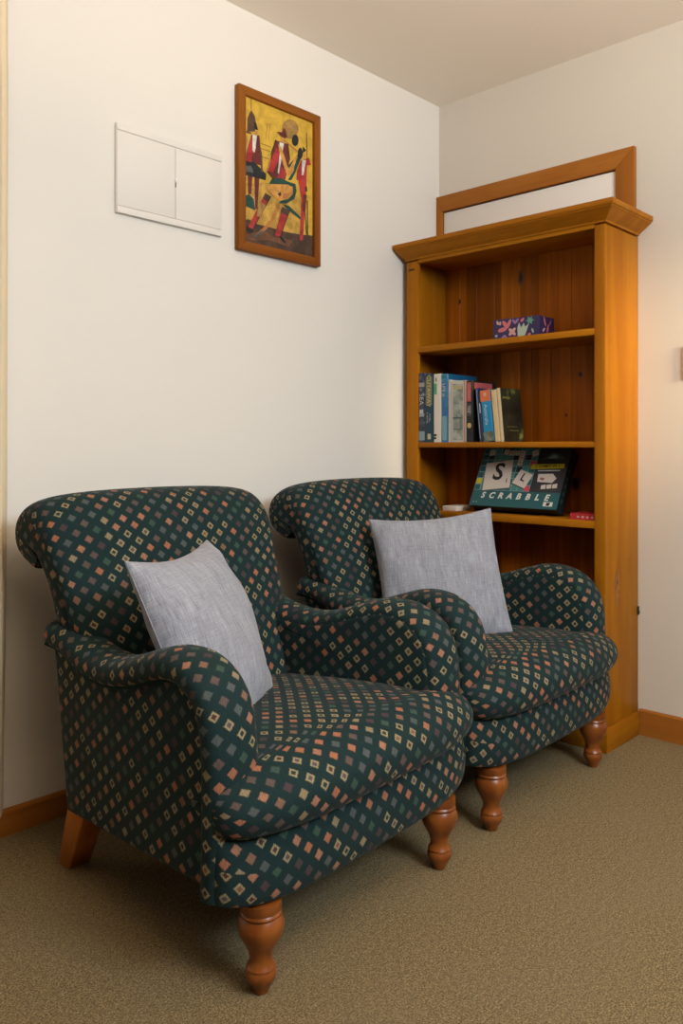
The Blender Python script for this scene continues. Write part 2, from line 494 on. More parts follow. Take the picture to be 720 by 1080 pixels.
for i in range(3):
    for k in range(n):
        k2 = (k+1) % n
        m.f.append((i*n+k, i*n+k2, (i+1)*n+k2, (i+1)*n+k)); m.m.append(0)
m.f.append(tuple(range(n))); m.m.append(0); m.f.append(tuple(3*n+k for k in reversed(range(n)))); m.m.append(0)
bpart('crown_moulding', m, M_PINE_Y, bevel=0)
m = MB(); m.box(BX+0.015, -0.002, BR+0.015, BL-0.01, 1.790, 1.798); bpart('crown_top', m, M_PINE_Y)
# plinth
m = MB(); m.prism([(BX-0.010, BR-0.010), (-0.016, BR-0.010), (-0.016, BR+0.0), (BX, BR+0.0)], 0, 0.082, axes='xy'); bpart('plinth_side', m, M_PINE_X)
m = MB(); m.prism([(BX-0.010, BR-0.010), (BX, BR), (BX, BL), (BX-0.010, BL)], 0, 0.082, axes='xy'); bpart('plinth_front', m, M_PINE_Y)
# little dark clip low on the right side
m = MB(); m.box(-0.014, -0.003, BR-0.005, BR-0.0005, 0.416, 0.446); m.box(-0.010, -0.003, BR-0.007, BR-0.004, 0.420, 0.430)
c = bpart('clip', m, plain('dark_clip', (0.03, 0.025, 0.02), 0.5), bevel=0.001); c['label'] = 'small dark clip'
# hinge-like dark dowel mark on left stile
m = MB(); m.box(BX-0.0008, BX+0.002, BL-0.040, BL-0.012, 1.700, 1.707)
c = bpart('dowel_mark', m, plain('dark_mark', (0.05, 0.025, 0.012), 0.8), bevel=0); c['label'] = 'dark mark on the stile'
# knots in the right side panel: thin flush inlays with their own shape
m = MB()
def blob(cx, cz, rx, rz, seed, y=BR-0.0003, mi=0):
    rr = random.Random(seed)
    pts = [(cx+rx*(0.8+0.35*rr.random())*math.cos(a), y, cz+rz*(0.8+0.35*rr.random())*math.sin(a)) for a in [2*math.pi*i/14 for i in range(14)]]
    m.poly(pts, mi)
blob(-0.168, 0.528, 0.020, 0.072, 1, BR-0.0003, 1)
blob(-0.166, 0.528, 0.014, 0.055, 2, BR-0.0005, 2)
blob(-0.166, 0.548, 0.006, 0.012, 3, BR-0.0007, 0); blob(-0.158, 0.515, 0.004, 0.007, 4, BR-0.0007, 0); blob(-0.170, 0.575, 0.0025, 0.014, 5, BR-0.0007, 0)
blob(-0.160, 0.490, 0.003, 0.009, 6, BR-0.0007, 0); blob(-0.174, 0.532, 0.003, 0.010, 8, BR-0.0007, 0)
m.v = [(x-ox, y-oy, z) for x, y, z in m.v]
kn = m.build('knot', [plain('knot_dark', (0.12, 0.04, 0.012), 0.45), plain('knot_halo', (0.265, 0.082, 0.005), 0.4), plain('knot_inner', (0.33, 0.112, 0.006), 0.4)], bk)
kn['label'] = 'dark oval knot in the pine side'

# knots in the back boards
KD, KR = plain('board_knot_dark', (0.030, 0.014, 0.008), 0.6), plain('board_knot_rim', (0.11, 0.034, 0.006), 0.5)
for sd, (ky, kz, ry, rz) in enumerate(((-0.4080, 1.657, 0.013, 0.032), (-0.639, 0.866, 0.018, 0.026), (-0.657, 1.268, 0.008, 0.012), (-0.12, 1.60, 0.007, 0.012), (-0.600, 1.12, 0.005, 0.008))):
    rr = random.Random(40+sd); m = MB(); rim = []
    for i in range(14):
        a = 2*math.pi*i/14
        rim.append((-0.0204-ox, ky+ry*(0.8+0.35*rr.random())*math.cos(a)-oy, kz+rz*(0.8+0.35*rr.random())*math.sin(a)))
    inn = [(x-0.0003, ky-oy+(y-ky+oy)*0.55, kz+(z-kz)*0.55) for x, y, z in rim]
    m.v = rim+inn
    for i in range(14):
        j = (i+1) % 14; m.f.append((i, j, 14+j, 14+i)); m.m.append(1)
    m.f.append(tuple(range(14, 28))); m.m.append(0)
    kb = m.build('knot', [KD, KR], bk); kb['label'] = 'dark knot in the back boards'

# ---------------------------------------------------------------- painting
pt = empty('framed_painting', (-0.9165, 0, 1.913))
tag(pt, 'brown framed painting of dancers in red coats on yellow, on the left wall', 'painting')
W2, H2, fw, fd = 0.1865, 0.2685, 0.030, 0.024
fm = empty('frame'); fm.parent = pt
m = MB(); m.prism([(-W2, -H2), (-W2, H2), (-W2+fw, H2-fw), (-W2+fw, -H2+fw)], -fd, -0.0005); m.build('frame_rail', M_FRAME_Z, fm, bevel=0.002)
m = MB(); m.prism([(W2, -H2), (W2, H2), (W2-fw, H2-fw), (W2-fw, -H2+fw)], -fd, -0.0005); m.build('frame_rail', M_FRAME_Z, fm, bevel=0.002)
m = MB(); m.prism([(-W2, H2), (W2, H2), (W2-fw, H2-fw), (-W2+fw, H2-fw)], -fd, -0.0005); m.build('frame_rail', M_FRAME_X, fm, bevel=0.002)
m = MB(); m.prism([(-W2, -H2), (W2, -H2), (W2-fw, -H2+fw), (-W2+fw, -H2+fw)], -fd, -0.0005); m.build('frame_rail', M_FRAME_X, fm, bevel=0.002)
ART = [
 ('tan', [(-0.1641, -0.1171), (-0.0972, -0.1277), (-0.0306, -0.118), (-0.0306, -0.1667), (-0.1026, -0.1704), (-0.1693, -0.1693)]),
 ('tan', [(-0.1646, 0.1078), (-0.1456, 0.1131), (-0.1456, -0.0341), (-0.1646, -0.0387)]),
 ('ochre', [(-0.1709, -0.0492), (-0.0475, -0.0202), (0.056, -0.0306), (0.1038, -0.0461), (0.1038, -0.1668), (0.0209, -0.176), (-0.1026, -0.1745), (-0.1709, -0.1717)]),
 ('umber', [(-0.1772, -0.1729), (-0.1403, -0.1614), (-0.1026, -0.1704), (-0.0475, -0.17), (0.0209, -0.1717), (0.0857, -0.168), (0.203, -0.1548), (0.203, -0.2583), (-0.1772, -0.2708)]),
 ('sienna', [(-0.1709, -0.2207), (-0.0752, -0.1859), (-0.0306, -0.1985), (0.056, -0.1953), (0.0383, -0.2201), (-0.0475, -0.2143), (-0.1242, -0.2284)]),
 ('arch', [(0.0845, 0.1986), (0.0814, 0.1847), (0.0726, 0.1713), (0.0595, 0.1603), (0.0442, 0.1535), (0.029, 0.1519), (0.0162, 0.1557), (0.0077, 0.1641), (0.0047, 0.1761), (0.0077, 0.1897), (0.0162, 0.203), (0.029, 0.214), (0.0442, 0.221), (0.0595, 0.2229), (0.0726, 0.2193), (0.0814, 0.2108)]),
 ('arch_dark', [(-0.1482, 0.1246), (-0.1456, 0.1706), (-0.1296, 0.2021), (-0.1134, 0.1842), (-0.108, 0.1567), (-0.1134, 0.1344)]),
 ('arch_dark', [(-0.1282, 0.2025), (-0.1282, 0.2438), (-0.1309, 0.243), (-0.1309, 0.2017)]),
 ('arch_dark', [(-0.1657, 0.1191), (-0.1307, 0.1206), (-0.1285, 0.1267), (-0.1635, 0.1251)]),
 ('arch', [(-0.06, 0.1747), (-0.0683, 0.1178), (-0.0656, 0.1183), (-0.0572, 0.1753)]),
 ('arch', [(-0.0489, 0.1779), (-0.0544, 0.1258), (-0.0517, 0.1263), (-0.0461, 0.1785)]),
 ('arch', [(-0.0644, 0.1723), (-0.042, 0.1766), (-0.0417, 0.1788), (-0.064, 0.1745)]),
 ('maroon', [(-0.1296, 0.1195), (-0.0944, 0.1272), (-0.0835, 0.0299), (-0.1562, 0.0199), (-0.1482, 0.063)]),
 ('red', [(-0.1296, 0.1175), (-0.1215, 0.0659), (-0.1296, 0.0266), (-0.1562, 0.0281)]),
 ('white', [(-0.1242, 0.121), (-0.1053, 0.1242), (-0.1107, 0.0812), (-0.1161, 0.0632), (-0.1242, 0.0693)]),
 ('flesh', [(-0.1178, 0.1353), (-0.0999, 0.1403), (-0.1026, 0.127), (-0.1134, 0.124)]),
 ('black', [(-0.1188, 0.166), (-0.108, 0.165), (-0.0999, 0.1424), (-0.1161, 0.1419)]),
 ('maroon', [(-0.1456, -0.0186), (-0.1242, -0.0134), (-0.1296, -0.0766), (-0.1429, -0.0796)]),
 ('maroon', [(-0.1161, -0.0114), (-0.0944, -0.0062), (-0.1026, -0.1205), (-0.1134, -0.1228)]),
 ('black', [(-0.1646, 0.026), (-0.1134, 0.0307), (-0.0642, 0.0053), (-0.0669, -0.0163), (-0.1646, -0.0198)]),
 ('slate', [(-0.1588, 0.0111), (-0.1296, 0.0163), (-0.1188, -0.0038), (-0.1509, -0.0075)]),
 ('green', [(-0.1641, -0.0926), (-0.1403, -0.079), (-0.1188, -0.0908), (-0.1134, -0.1269), (-0.1667, -0.1197)]),
 ('umber', [(-0.0893, 0.1007), (-0.0422, 0.1007), (-0.0415, 0.1025), (-0.0886, 0.1025)]),
 ('umber', [(-0.0893, 0.084), (-0.0478, 0.0845), (-0.0471, 0.0863), (-0.0886, 0.0858)]),
 ('umber', [(-0.0839, 0.0583), (-0.0534, 0.0577), (-0.0527, 0.0595), (-0.0831, 0.0601)]),
 ('maroon', [(-0.025, 0.1316), (-0.005, 0.1307), (0.0325, 0.1322), (0.0413, 0.0784), (0.0209, 0.0054), (-0.0306, -0.0069), (-0.0614, 0.0144), (-0.0419, 0.0742)]),
 ('red', [(-0.0221, 0.1048), (-0.005, 0.1008), (-0.0079, 0.0659), (-0.0362, 0.0164), (-0.0586, 0.0193)]),
 ('red', [(0.0036, 0.0474), (0.0238, 0.031), (0.018, 0.0047), (-0.0193, -0.0042)]),
 ('white', [(-0.005, 0.1285), (0.0151, 0.1297), (0.0064, 0.0867), (-0.0079, 0.019), (-0.0136, 0.0219), (-0.005, 0.0837)]),
 ('flesh', [(0.0007, 0.1493), (0.0238, 0.1492), (0.0122, 0.131), (0.0007, 0.1322)]),
 ('maroon', [(-0.0193, 0.1608), (0.0064, 0.1659), (0.0122, 0.1825), (0.0209, 0.1807), (0.0296, 0.1551), (0.0209, 0.1484), (-0.0022, 0.1507)]),
 ('flesh_dark', [(0.0129, 0.1378), (0.0775, 0.1162), (0.082, 0.1214), (0.0173, 0.143)]),
 ('green', [(0.0354, 0.0597), (0.0678, 0.0939), (0.075, 0.087), (0.0413, 0.0417)]),
 ('green', [(0.0619, 0.088), (0.0917, 0.1219), (0.1008, 0.1111), (0.0678, 0.0417), (0.0501, 0.0123), (0.0325, 0.0081), (0.0619, 0.049)]),
 ('flesh', [(-0.0108, 0.1206), (0.0036, 0.1116), (0.0267, 0.0661), (0.0354, 0.0425), (0.0678, 0.0983), (0.0797, 0.1013), (0.0471, 0.028), (0.0296, 0.0229), (0.0093, 0.0617), (-0.0079, 0.1)]),
 ('black', [(0.0839, 0.1592), (0.0827, 0.1512), (0.0792, 0.1437), (0.074, 0.138), (0.0678, 0.1348), (0.0617, 0.1347), (0.0565, 0.1376), (0.0531, 0.1431), (0.0518, 0.1504), (0.0531, 0.1584), (0.0565, 0.1658), (0.0617, 0.1716), (0.0678, 0.1748), (0.074, 0.175), (0.0792, 0.1721), (0.0827, 0.1665)]),
 ('black', [(0.1038, 0.1185), (0.1029, 0.1106), (0.1002, 0.1033), (0.0963, 0.098), (0.0917, 0.0952), (0.0871, 0.0956), (0.0832, 0.099), (0.0806, 0.1048), (0.0797, 0.1122), (0.0806, 0.1202), (0.0832, 0.1274), (0.0871, 0.1327), (0.0917, 0.1355), (0.0963, 0.1352), (0.1002, 0.1319), (0.1029, 0.126)]),
 ('red', [(0.0947, 0.0921), (0.1343, 0.111), (0.1453, 0.0872), (0.1251, 0.0822), (0.122, 0.0294), (0.0738, 0.0179), (0.0767, 0.0526)]),
 ('white', [(0.1008, 0.0958), (0.119, 0.0982), (0.1068, 0.0425), (0.0977, 0.0403)]),
 ('flesh', [(0.1038, 0.1207), (0.122, 0.1211), (0.1111, 0.0998)]),
 ('black', [(0.105, 0.1439), (0.1208, 0.1331), (0.1026, 0.1195)]),
 ('maroon', [(0.1205, 0.1956), (0.1242, 0.0995), (0.1272, 0.1004), (0.1235, 0.1965)]),
 ('red', [(0.0785, 0.0356), (0.122, 0.0461), (0.122, 0.002), (0.1038, -0.1865), (0.0887, -0.1893), (0.0977, -0.0474)]),
 ('maroon', [(0.105, -0.0239), (0.1232, -0.0242), (0.1159, -0.0874), (0.1038, -0.0856)]),
 ('black', [(0.1141, 0.0043), (0.1159, -0.0129), (0.1257, -0.0101), (0.1238, 0.0071)]),
 ('black', [(0.1129, -0.0882), (0.1202, -0.1616), (0.1238, -0.1607), (0.1165, -0.0872)]),
 ('red', [(-0.0697, -0.059), (-0.0447, -0.066), (-0.1242, -0.1912), (-0.1456, -0.1912)]),
 ('umber', [(-0.0697, -0.059), (-0.0447, -0.066), (-0.0586, -0.088), (-0.0807, -0.0803)]),
 ('black', [(-0.1535, -0.1846), (-0.1215, -0.1928), (-0.1242, -0.2036), (-0.1614, -0.2025)]),
 ('red', [(0.0064, -0.0888), (0.0413, -0.0944), (-0.0022, -0.1932), (-0.0278, -0.1959)]),
 ('umber', [(0.0064, -0.0888), (0.0413, -0.0944), (0.0325, -0.1156), (-0.0033, -0.1123)]),
 ('black', [(-0.0079, -0.19), (0.0064, -0.1937), (0.0267, -0.2093), (0.0093, -0.2082)]),
 ('flesh_dark', [(-0.0136, -0.0804), (-0.0022, -0.0864), (-0.025, -0.1338), (-0.0642, -0.1796), (-0.1134, -0.2182), (-0.1242, -0.2181), (-0.0862, -0.1839), (-0.0419, -0.1414), (-0.0221, -0.0992)]),
 ('slate', [(-0.0862, -0.188), (-0.0752, -0.188), (-0.1134, -0.219), (-0.1253, -0.2191)]),
 ('green', [(0.0093, -0.0797), (0.0383, -0.0799), (0.0917, -0.1056), (0.0917, -0.1152), (0.0325, -0.094)]),
 ('green', [(-0.0531, -0.0249), (-0.0419, -0.0062), (-0.0022, 0.0075), (0.0325, 0.0029), (0.0678, 0.0025), (0.0738, -0.0222), (0.0619, -0.0509), (0.0267, -0.0738), (-0.0079, -0.0812), (-0.0022, -0.0715), (0.0325, -0.0574), (0.056, -0.0349), (0.056, -0.0089), (-0.0022, -0.0147)]),
 ('flesh', [(-0.0642, -0.0367), (-0.0306, -0.0205), (0.0325, -0.0079), (0.056, -0.0132), (0.053, -0.0356), (0.0209, -0.0514), (0.0036, -0.0659), (-0.0136, -0.0718), (-0.0419, -0.0569), (-0.0586, -0.0481)]),
 ('flesh_dark', [(0.0093, -0.0454), (0.053, -0.0291), (0.0325, -0.0553), (0.0047, -0.0635)]),
 ('black', [(-0.0147, -0.0508), (-0.0022, -0.0394), (0.0024, -0.0512), (-0.0068, -0.0567)]),
 ('umber', [(0.1232, -0.0418), (0.1281, -0.0408), (0.1294, -0.1686), (0.1245, -0.1695)]),
 ('arch_dark', [(-0.0944, 0.098), (-0.0835, 0.0634), (-0.0807, 0.0055), (-0.089, 0.0077)]),
 ('black', [(-0.0235, 0.132), (-0.0488, 0.0727), (-0.0462, 0.0727), (-0.0208, 0.132)]),
 ('black', [(0.0311, 0.1317), (0.0404, 0.0781), (0.0433, 0.0791), (0.034, 0.1328)]),
 ('black', [(-0.0627, 0.0133), (-0.0319, -0.008), (-0.0293, -0.0057), (-0.0601, 0.0155)]),
 ('black', [(-0.0459, -0.0657), (-0.1254, -0.1909), (-0.123, -0.1915), (-0.0434, -0.0662)]),
 ('black', [(0.0399, -0.0943), (-0.0035, -0.1931), (-0.0008, -0.1933), (0.0427, -0.0944)]),
 ('flesh_dark', [(-0.0501, 0.0558), (-0.0668, 0.0095), (-0.0615, 0.0096), (-0.0448, 0.0559)]),
 ('arch', [(-0.0972, -0.0902), (-0.0697, -0.1009), (-0.0862, -0.1421), (-0.108, -0.1465)]),
]

def paint(name, c, var=0.25):
    nn = NT(name); co = nn.coord()
    f = nn.noise(co, 28, 4, 0.65, 0.5)
    lo = tuple(x*(1-var) for x in c); hi = tuple(min(1, x*(1+var)) for x in c)
    nn.col(nn.mix(nn.smooth(f, 0.35, 0.65), (*lo, 1), (*hi, 1))); nn.rough(0.55); nn.spec(0.3)
    return nn.mat
ART_COL = {'ochre': (0.50, 0.29, 0.055), 'tan': (0.42, 0.25, 0.085), 'umber': (0.075, 0.042, 0.028), 'sienna': (0.15, 0.065, 0.032), 'arch': (0.33, 0.19, 0.055), 'arch_dark': (0.12, 0.06, 0.035),
           'maroon': (0.13, 0.025, 0.022), 'red': (0.37, 0.035, 0.032), 'white': (0.62, 0.60, 0.54), 'flesh': (0.58, 0.28, 0.065), 'flesh_dark': (0.42, 0.16, 0.05),
           'black': (0.018, 0.020, 0.022), 'slate': (0.09, 0.10, 0.095), 'green': (0.015, 0.060, 0.045)}
keys = list(ART_COL)
mats = [paint('paint_yellow', (0.60, 0.37, 0.045), 0.15)] + [paint('paint_'+k, ART_COL[k]) for k in keys]
cx0, cx1, cz0, cz1 = -W2+fw-0.001, W2-fw+0.001, -H2+fw-0.001, H2-fw+0.001
m = MB(); m.box(cx0, cx1, -0.012, -0.002, cz0, cz1, 0)
for i, (cn, pl) in enumerate(ART):
    pl = clip([(x-0.9125+0.9165, z) for x, z in pl], cx0, cx1, cz0, cz1)
    if len(pl) >= 3: m.poly([(x, -0.0121-0.00004*i, z) for x, z in pl], 1+keys.index(cn))
m.build('canvas', mats, pt)

# ---------------------------------------------------------------- white two-door cover on the wall
fb = empty('cupboard_cover', (-1.351, 0, 1.803))
tag(fb, 'flat white two-door cover plate on the wall left of the painting', 'cover')
w2, h2 = 0.190, 0.130
m = MB(); m.box(-w2, w2, -0.008, -0.0003, -h2, h2); m.build('backing_plate', M_WHITE, fb, bevel=0.003)
m = MB(); m.box(-w2+0.002, w2-0.002, -0.0115, -0.008, h2-0.021, h2-0.001); m.build('rail', M_WHITE, fb, bevel=0.0012)
m = MB(); m.box(-w2+0.002, w2-0.002, -0.0125, -0.008, -h2+0.001, -h2+0.021); m.build('rail', M_WHITE, fb, bevel=0.0012)
m = MB(); m.box(-w2+0.002, 0.0110, -0.0110, -0.008, -h2+0.0225, h2-0.0222); m.build('door', M_WHITE, fb, bevel=0.001)
m = MB(); m.box(0.0125, w2-0.002, -0.0110, -0.008, -h2+0.0225, h2-0.0222); m.build('door', M_WHITE, fb, bevel=0.001)
m = MB(); m.box(0.0085, 0.0150, -0.0145, -0.0105, 0.004, 0.016, 0); m.box(0.0100, 0.0135, -0.0125, -0.0106, -0.013, 0.002, 1)
la = m.build('latch', [plain('latch_white', (0.85, 0.83, 0.8), 0.3), plain('latch_dark', (0.06, 0.05, 0.045), 0.5)], fb, bevel=0.0006)
la['label'] = 'small white latch with a dark slot'

# ---------------------------------------------------------------- light switch at the right edge
ls = empty('light_switch', (0, -1.056, 1.286))
tag(ls, 'white switch plate on the right wall at the edge of view', 'switch')
m = MB(); m.box(-0.009, -0.0003, -0.035, 0.035, -0.056, 0.056); m.build('plate', M_WHITE, ls, bevel=0.003)
for q in (-0.02, 0.02):
    m = MB(); m.box(-0.014, -0.0085, -0.011, 0.011, q-0.012, q+0.012); m.build('rocker', M_WHITE, ls, bevel=0.0015)

# ---------------------------------------------------------------- armchairs
TAP = 0.20
def tap(p):
    return (p[0]*(1-TAP*max(0.0, p[1])), p[1], p[2])

def inset_poly(P, d):
    """offset a closed 2-D polygon inwards by d (P counter-clockwise)"""
    n = len(P); out = []
    for i in range(n):
        a, b, c = P[i-1], P[i], P[(i+1) % n]
        e1 = (b-a); e2 = (c-b)
        n1 = Vector((-e1.y, e1.x)).normalized(); n2 = Vector((-e2.y, e2.x)).normalized()
        nn = n1+n2
        if nn.length < 1e-6: nn = n1.copy()
        nn.normalize()
        k = 1.0/max(0.5, nn.dot(n1))
        out.append(b + nn*d*k)
    return out

def ccw(P):
    a = sum(P[i-1].x*P[i].y-P[i].x*P[i-1].y for i in range(len(P)))
    return P if a > 0 else P[::-1]

def round_extrude(P, u0, u1, ru, rin, steps=7, mid=10):
    """profile polygon in (v,z) extruded along u with rounded rims"""
    P = ccw([Vector(p) for p in P]); rows = []
    us = []
    for i in range(steps+1):
        a = math.pi/2*i/steps
        us.append((u0+ru*(1-math.sin(a)), rin*(1-math.cos(a))) if False else (u0+ru*(1-math.cos(a)), rin*(1-math.sin(a))))
    mids = [(u0+ru+(u1-u0-2*ru)*k/mid, 0.0) for k in range(1, mid)]
    left = us; right = [(u1-(u-u0), d) for u, d in reversed(us)]
    for u, d in left+mids+right:
        Q = inset_poly(P, d) if d > 1e-6 else P
        rows.append([(u, q.x, q.y) for q in Q])
    return rows

def taper_rows(rows, extra=None):
    out = []
    for r in rows:
        rr = [tap(p) for p in r]
        if extra: rr = [extra(p) for p in rr]
        out.append(rr)
    return out

ARM_PATH = [(0.690, 0.586), (0.640, 0.585), (0.585, 0.576), (0.50, 0.552), (0.41, 0.546), (0.33, 0.560), (0.25, 0.586), (0.18, 0.604), (0.11, 0.600),
            (0.055, 0.572), (0.022, 0.528), (0.008, 0.470), (0.004, 0.40), (0.005, 0.30), (0.008, 0.196)]

def arm(parent, side):
    path = catmull([Vector(p) for p in ARM_PATH], 6)
    a = empty('armrest'); a.parent = parent
    # scrolled cap running along the arm and down the front
    ui, uo, th = 0.283, 0.402, 0.050
    rows = []
    uc, hw = (ui+uo)/2, (uo-ui)/2
    N = len(path)
    for i, p in enumerate(path):
        tg = (path[min(i+1, N-1)]-path[max(i-1, 0)]).normalized()
        nr = Vector((tg.y, -tg.x))             # towards the outside of the chair
        if i == 0 or nr.length == 0: nr = Vector((0, 1)) if i == 0 else nr
        if nr.dot(Vector((-1, 1))) < 0: nr = -nr
        ring = []
        sc = 1.0
        if i < 4: sc = [0.55, 0.80, 0.93, 0.99][i]
        for k in range(28):
            ang = 2*math.pi*k/28
            e = 2.0/3.2
            cu = math.copysign(abs(math.cos(ang))**e, math.cos(ang)); sn = math.copysign(abs(math.sin(ang))**e, math.sin(ang))
            w = hw*cu*sc
            dome = 0.010*(1-cu*cu)
            h = (th/2*sn*sc) - th/2 + (dome if sn > 0 else 0)
            q = p + nr*h
            ring.append((side*(uc+w), q.x, q.y))
        ring = ring[7:]+ring[:7]
        ring = ring[14:]+ring[:14]
        rows.append([tap(x) for x in ring])
    loft('arm_cap', rows, M_FAB, a, uv_flip=False)
    # upholstered side below the cap
    under = []
    for i, p in enumerate(path):
        tg = (path[min(i+1, N-1)]-path[max(i-1, 0)]).normalized()
        nr = Vector((tg.y, -tg.x))
        if nr.dot(Vector((-1, 1))) < 0: nr = -nr
        under.append(p - nr*0.011)
    P = [u for u in under[1:] if u.y > 0.215] + [Vector((0.024, 0.196))]
    P += [Vector((0.028+(0.605-0.028)*k/8, 0.194-0.032*k/8)) for k in range(1, 9)]
    P += [Vector((0.612+0.062*k/6, 0.19+0.36*k/6)) for k in range(0, 6)]
    rows = round_extrude(P, 0.2800, 0.378, 0.026, 0.022, 6, 4)
    rows = [[(side*p[0], p[1], p[2]) for p in r] for r in rows]
    # planar UVs read better on flat sides than wrapped ones
    o = loft('arm_side', taper_rows(rows), M_FAB, a)
    planar_uv(o)
    # piping under the outer lip
    line = []
    for i, p in enumerate(path):
        tg = (path[min(i+1, N-1)]-path[max(i-1, 0)]).normalized()
        nr = Vector((tg.y, -tg.x))
        if nr.dot(Vector((-1, 1))) < 0: nr = -nr
        q = p - nr*(th-0.002)
        line.append(tap((side*0.385, q.x, q.y)))
    tube('piping', line, 0.0045, M_CORD, a)
    return a

def planar_uv(o):
    """box-map UVs in metres from each face's own direction"""
    me = o.data; ul = me.uv_layers[0]
    for p in me.polygons:
        nx, ny, nz = (abs(x) for x in p.normal)
        for li in p.loop_indices:
            v = me.vertices[me.loops[li].vertex_index].co
            if nx >= ny and nx >= nz: ul.data[li].uv = (v.y+0.31, v.z)
            elif ny >= nz: ul.data[li].uv = (v.x, v.z)
            else: ul.data[li].uv = (v.x, v.y)

def tube(name, pts, r, mat, parent, seg=8):
    pts = [Vector(p) for p in pts]; N = len(pts); rows = []
    up = Vector((0.3, 0.2, 1)).normalized()
    for i, p in enumerate(pts):
        t = (pts[min(i+1, N-1)]-pts[max(i-1, 0)]).normalized()
        s = t.cross(up)
        if s.length < 1e-4: s = t.cross(Vector((1, 0, 0)))
        s.normalize(); w = s.cross(t)
        rows.append([p + r*(math.cos(2*math.pi*k/seg)*s + math.sin(2*math.pi*k/seg)*w) for k in range(seg)])
    return loft(name, rows, mat, parent)

def super_rows(profile, core, half, n_exp=5.0, N=44, extra=None):
    """profile loop lofted across u and drawn in towards its core at both ends"""
    rows = []
    for i in range(N+1):
        t = -math.cos(math.pi*i/N)              # finer near the ends
        t = max(-0.9995, min(0.9995, t))
        g = (1-abs(t)**n_exp)**(1.0/n_exp)
        r = []
        for (pv, pz), (cv, cz) in zip(profile, core):
            p = (half*t, cv+(pv-cv)*g, cz+(pz-cz)*g)
            r.append(extra(p) if extra else p)
        rows.append(r)
    return rows

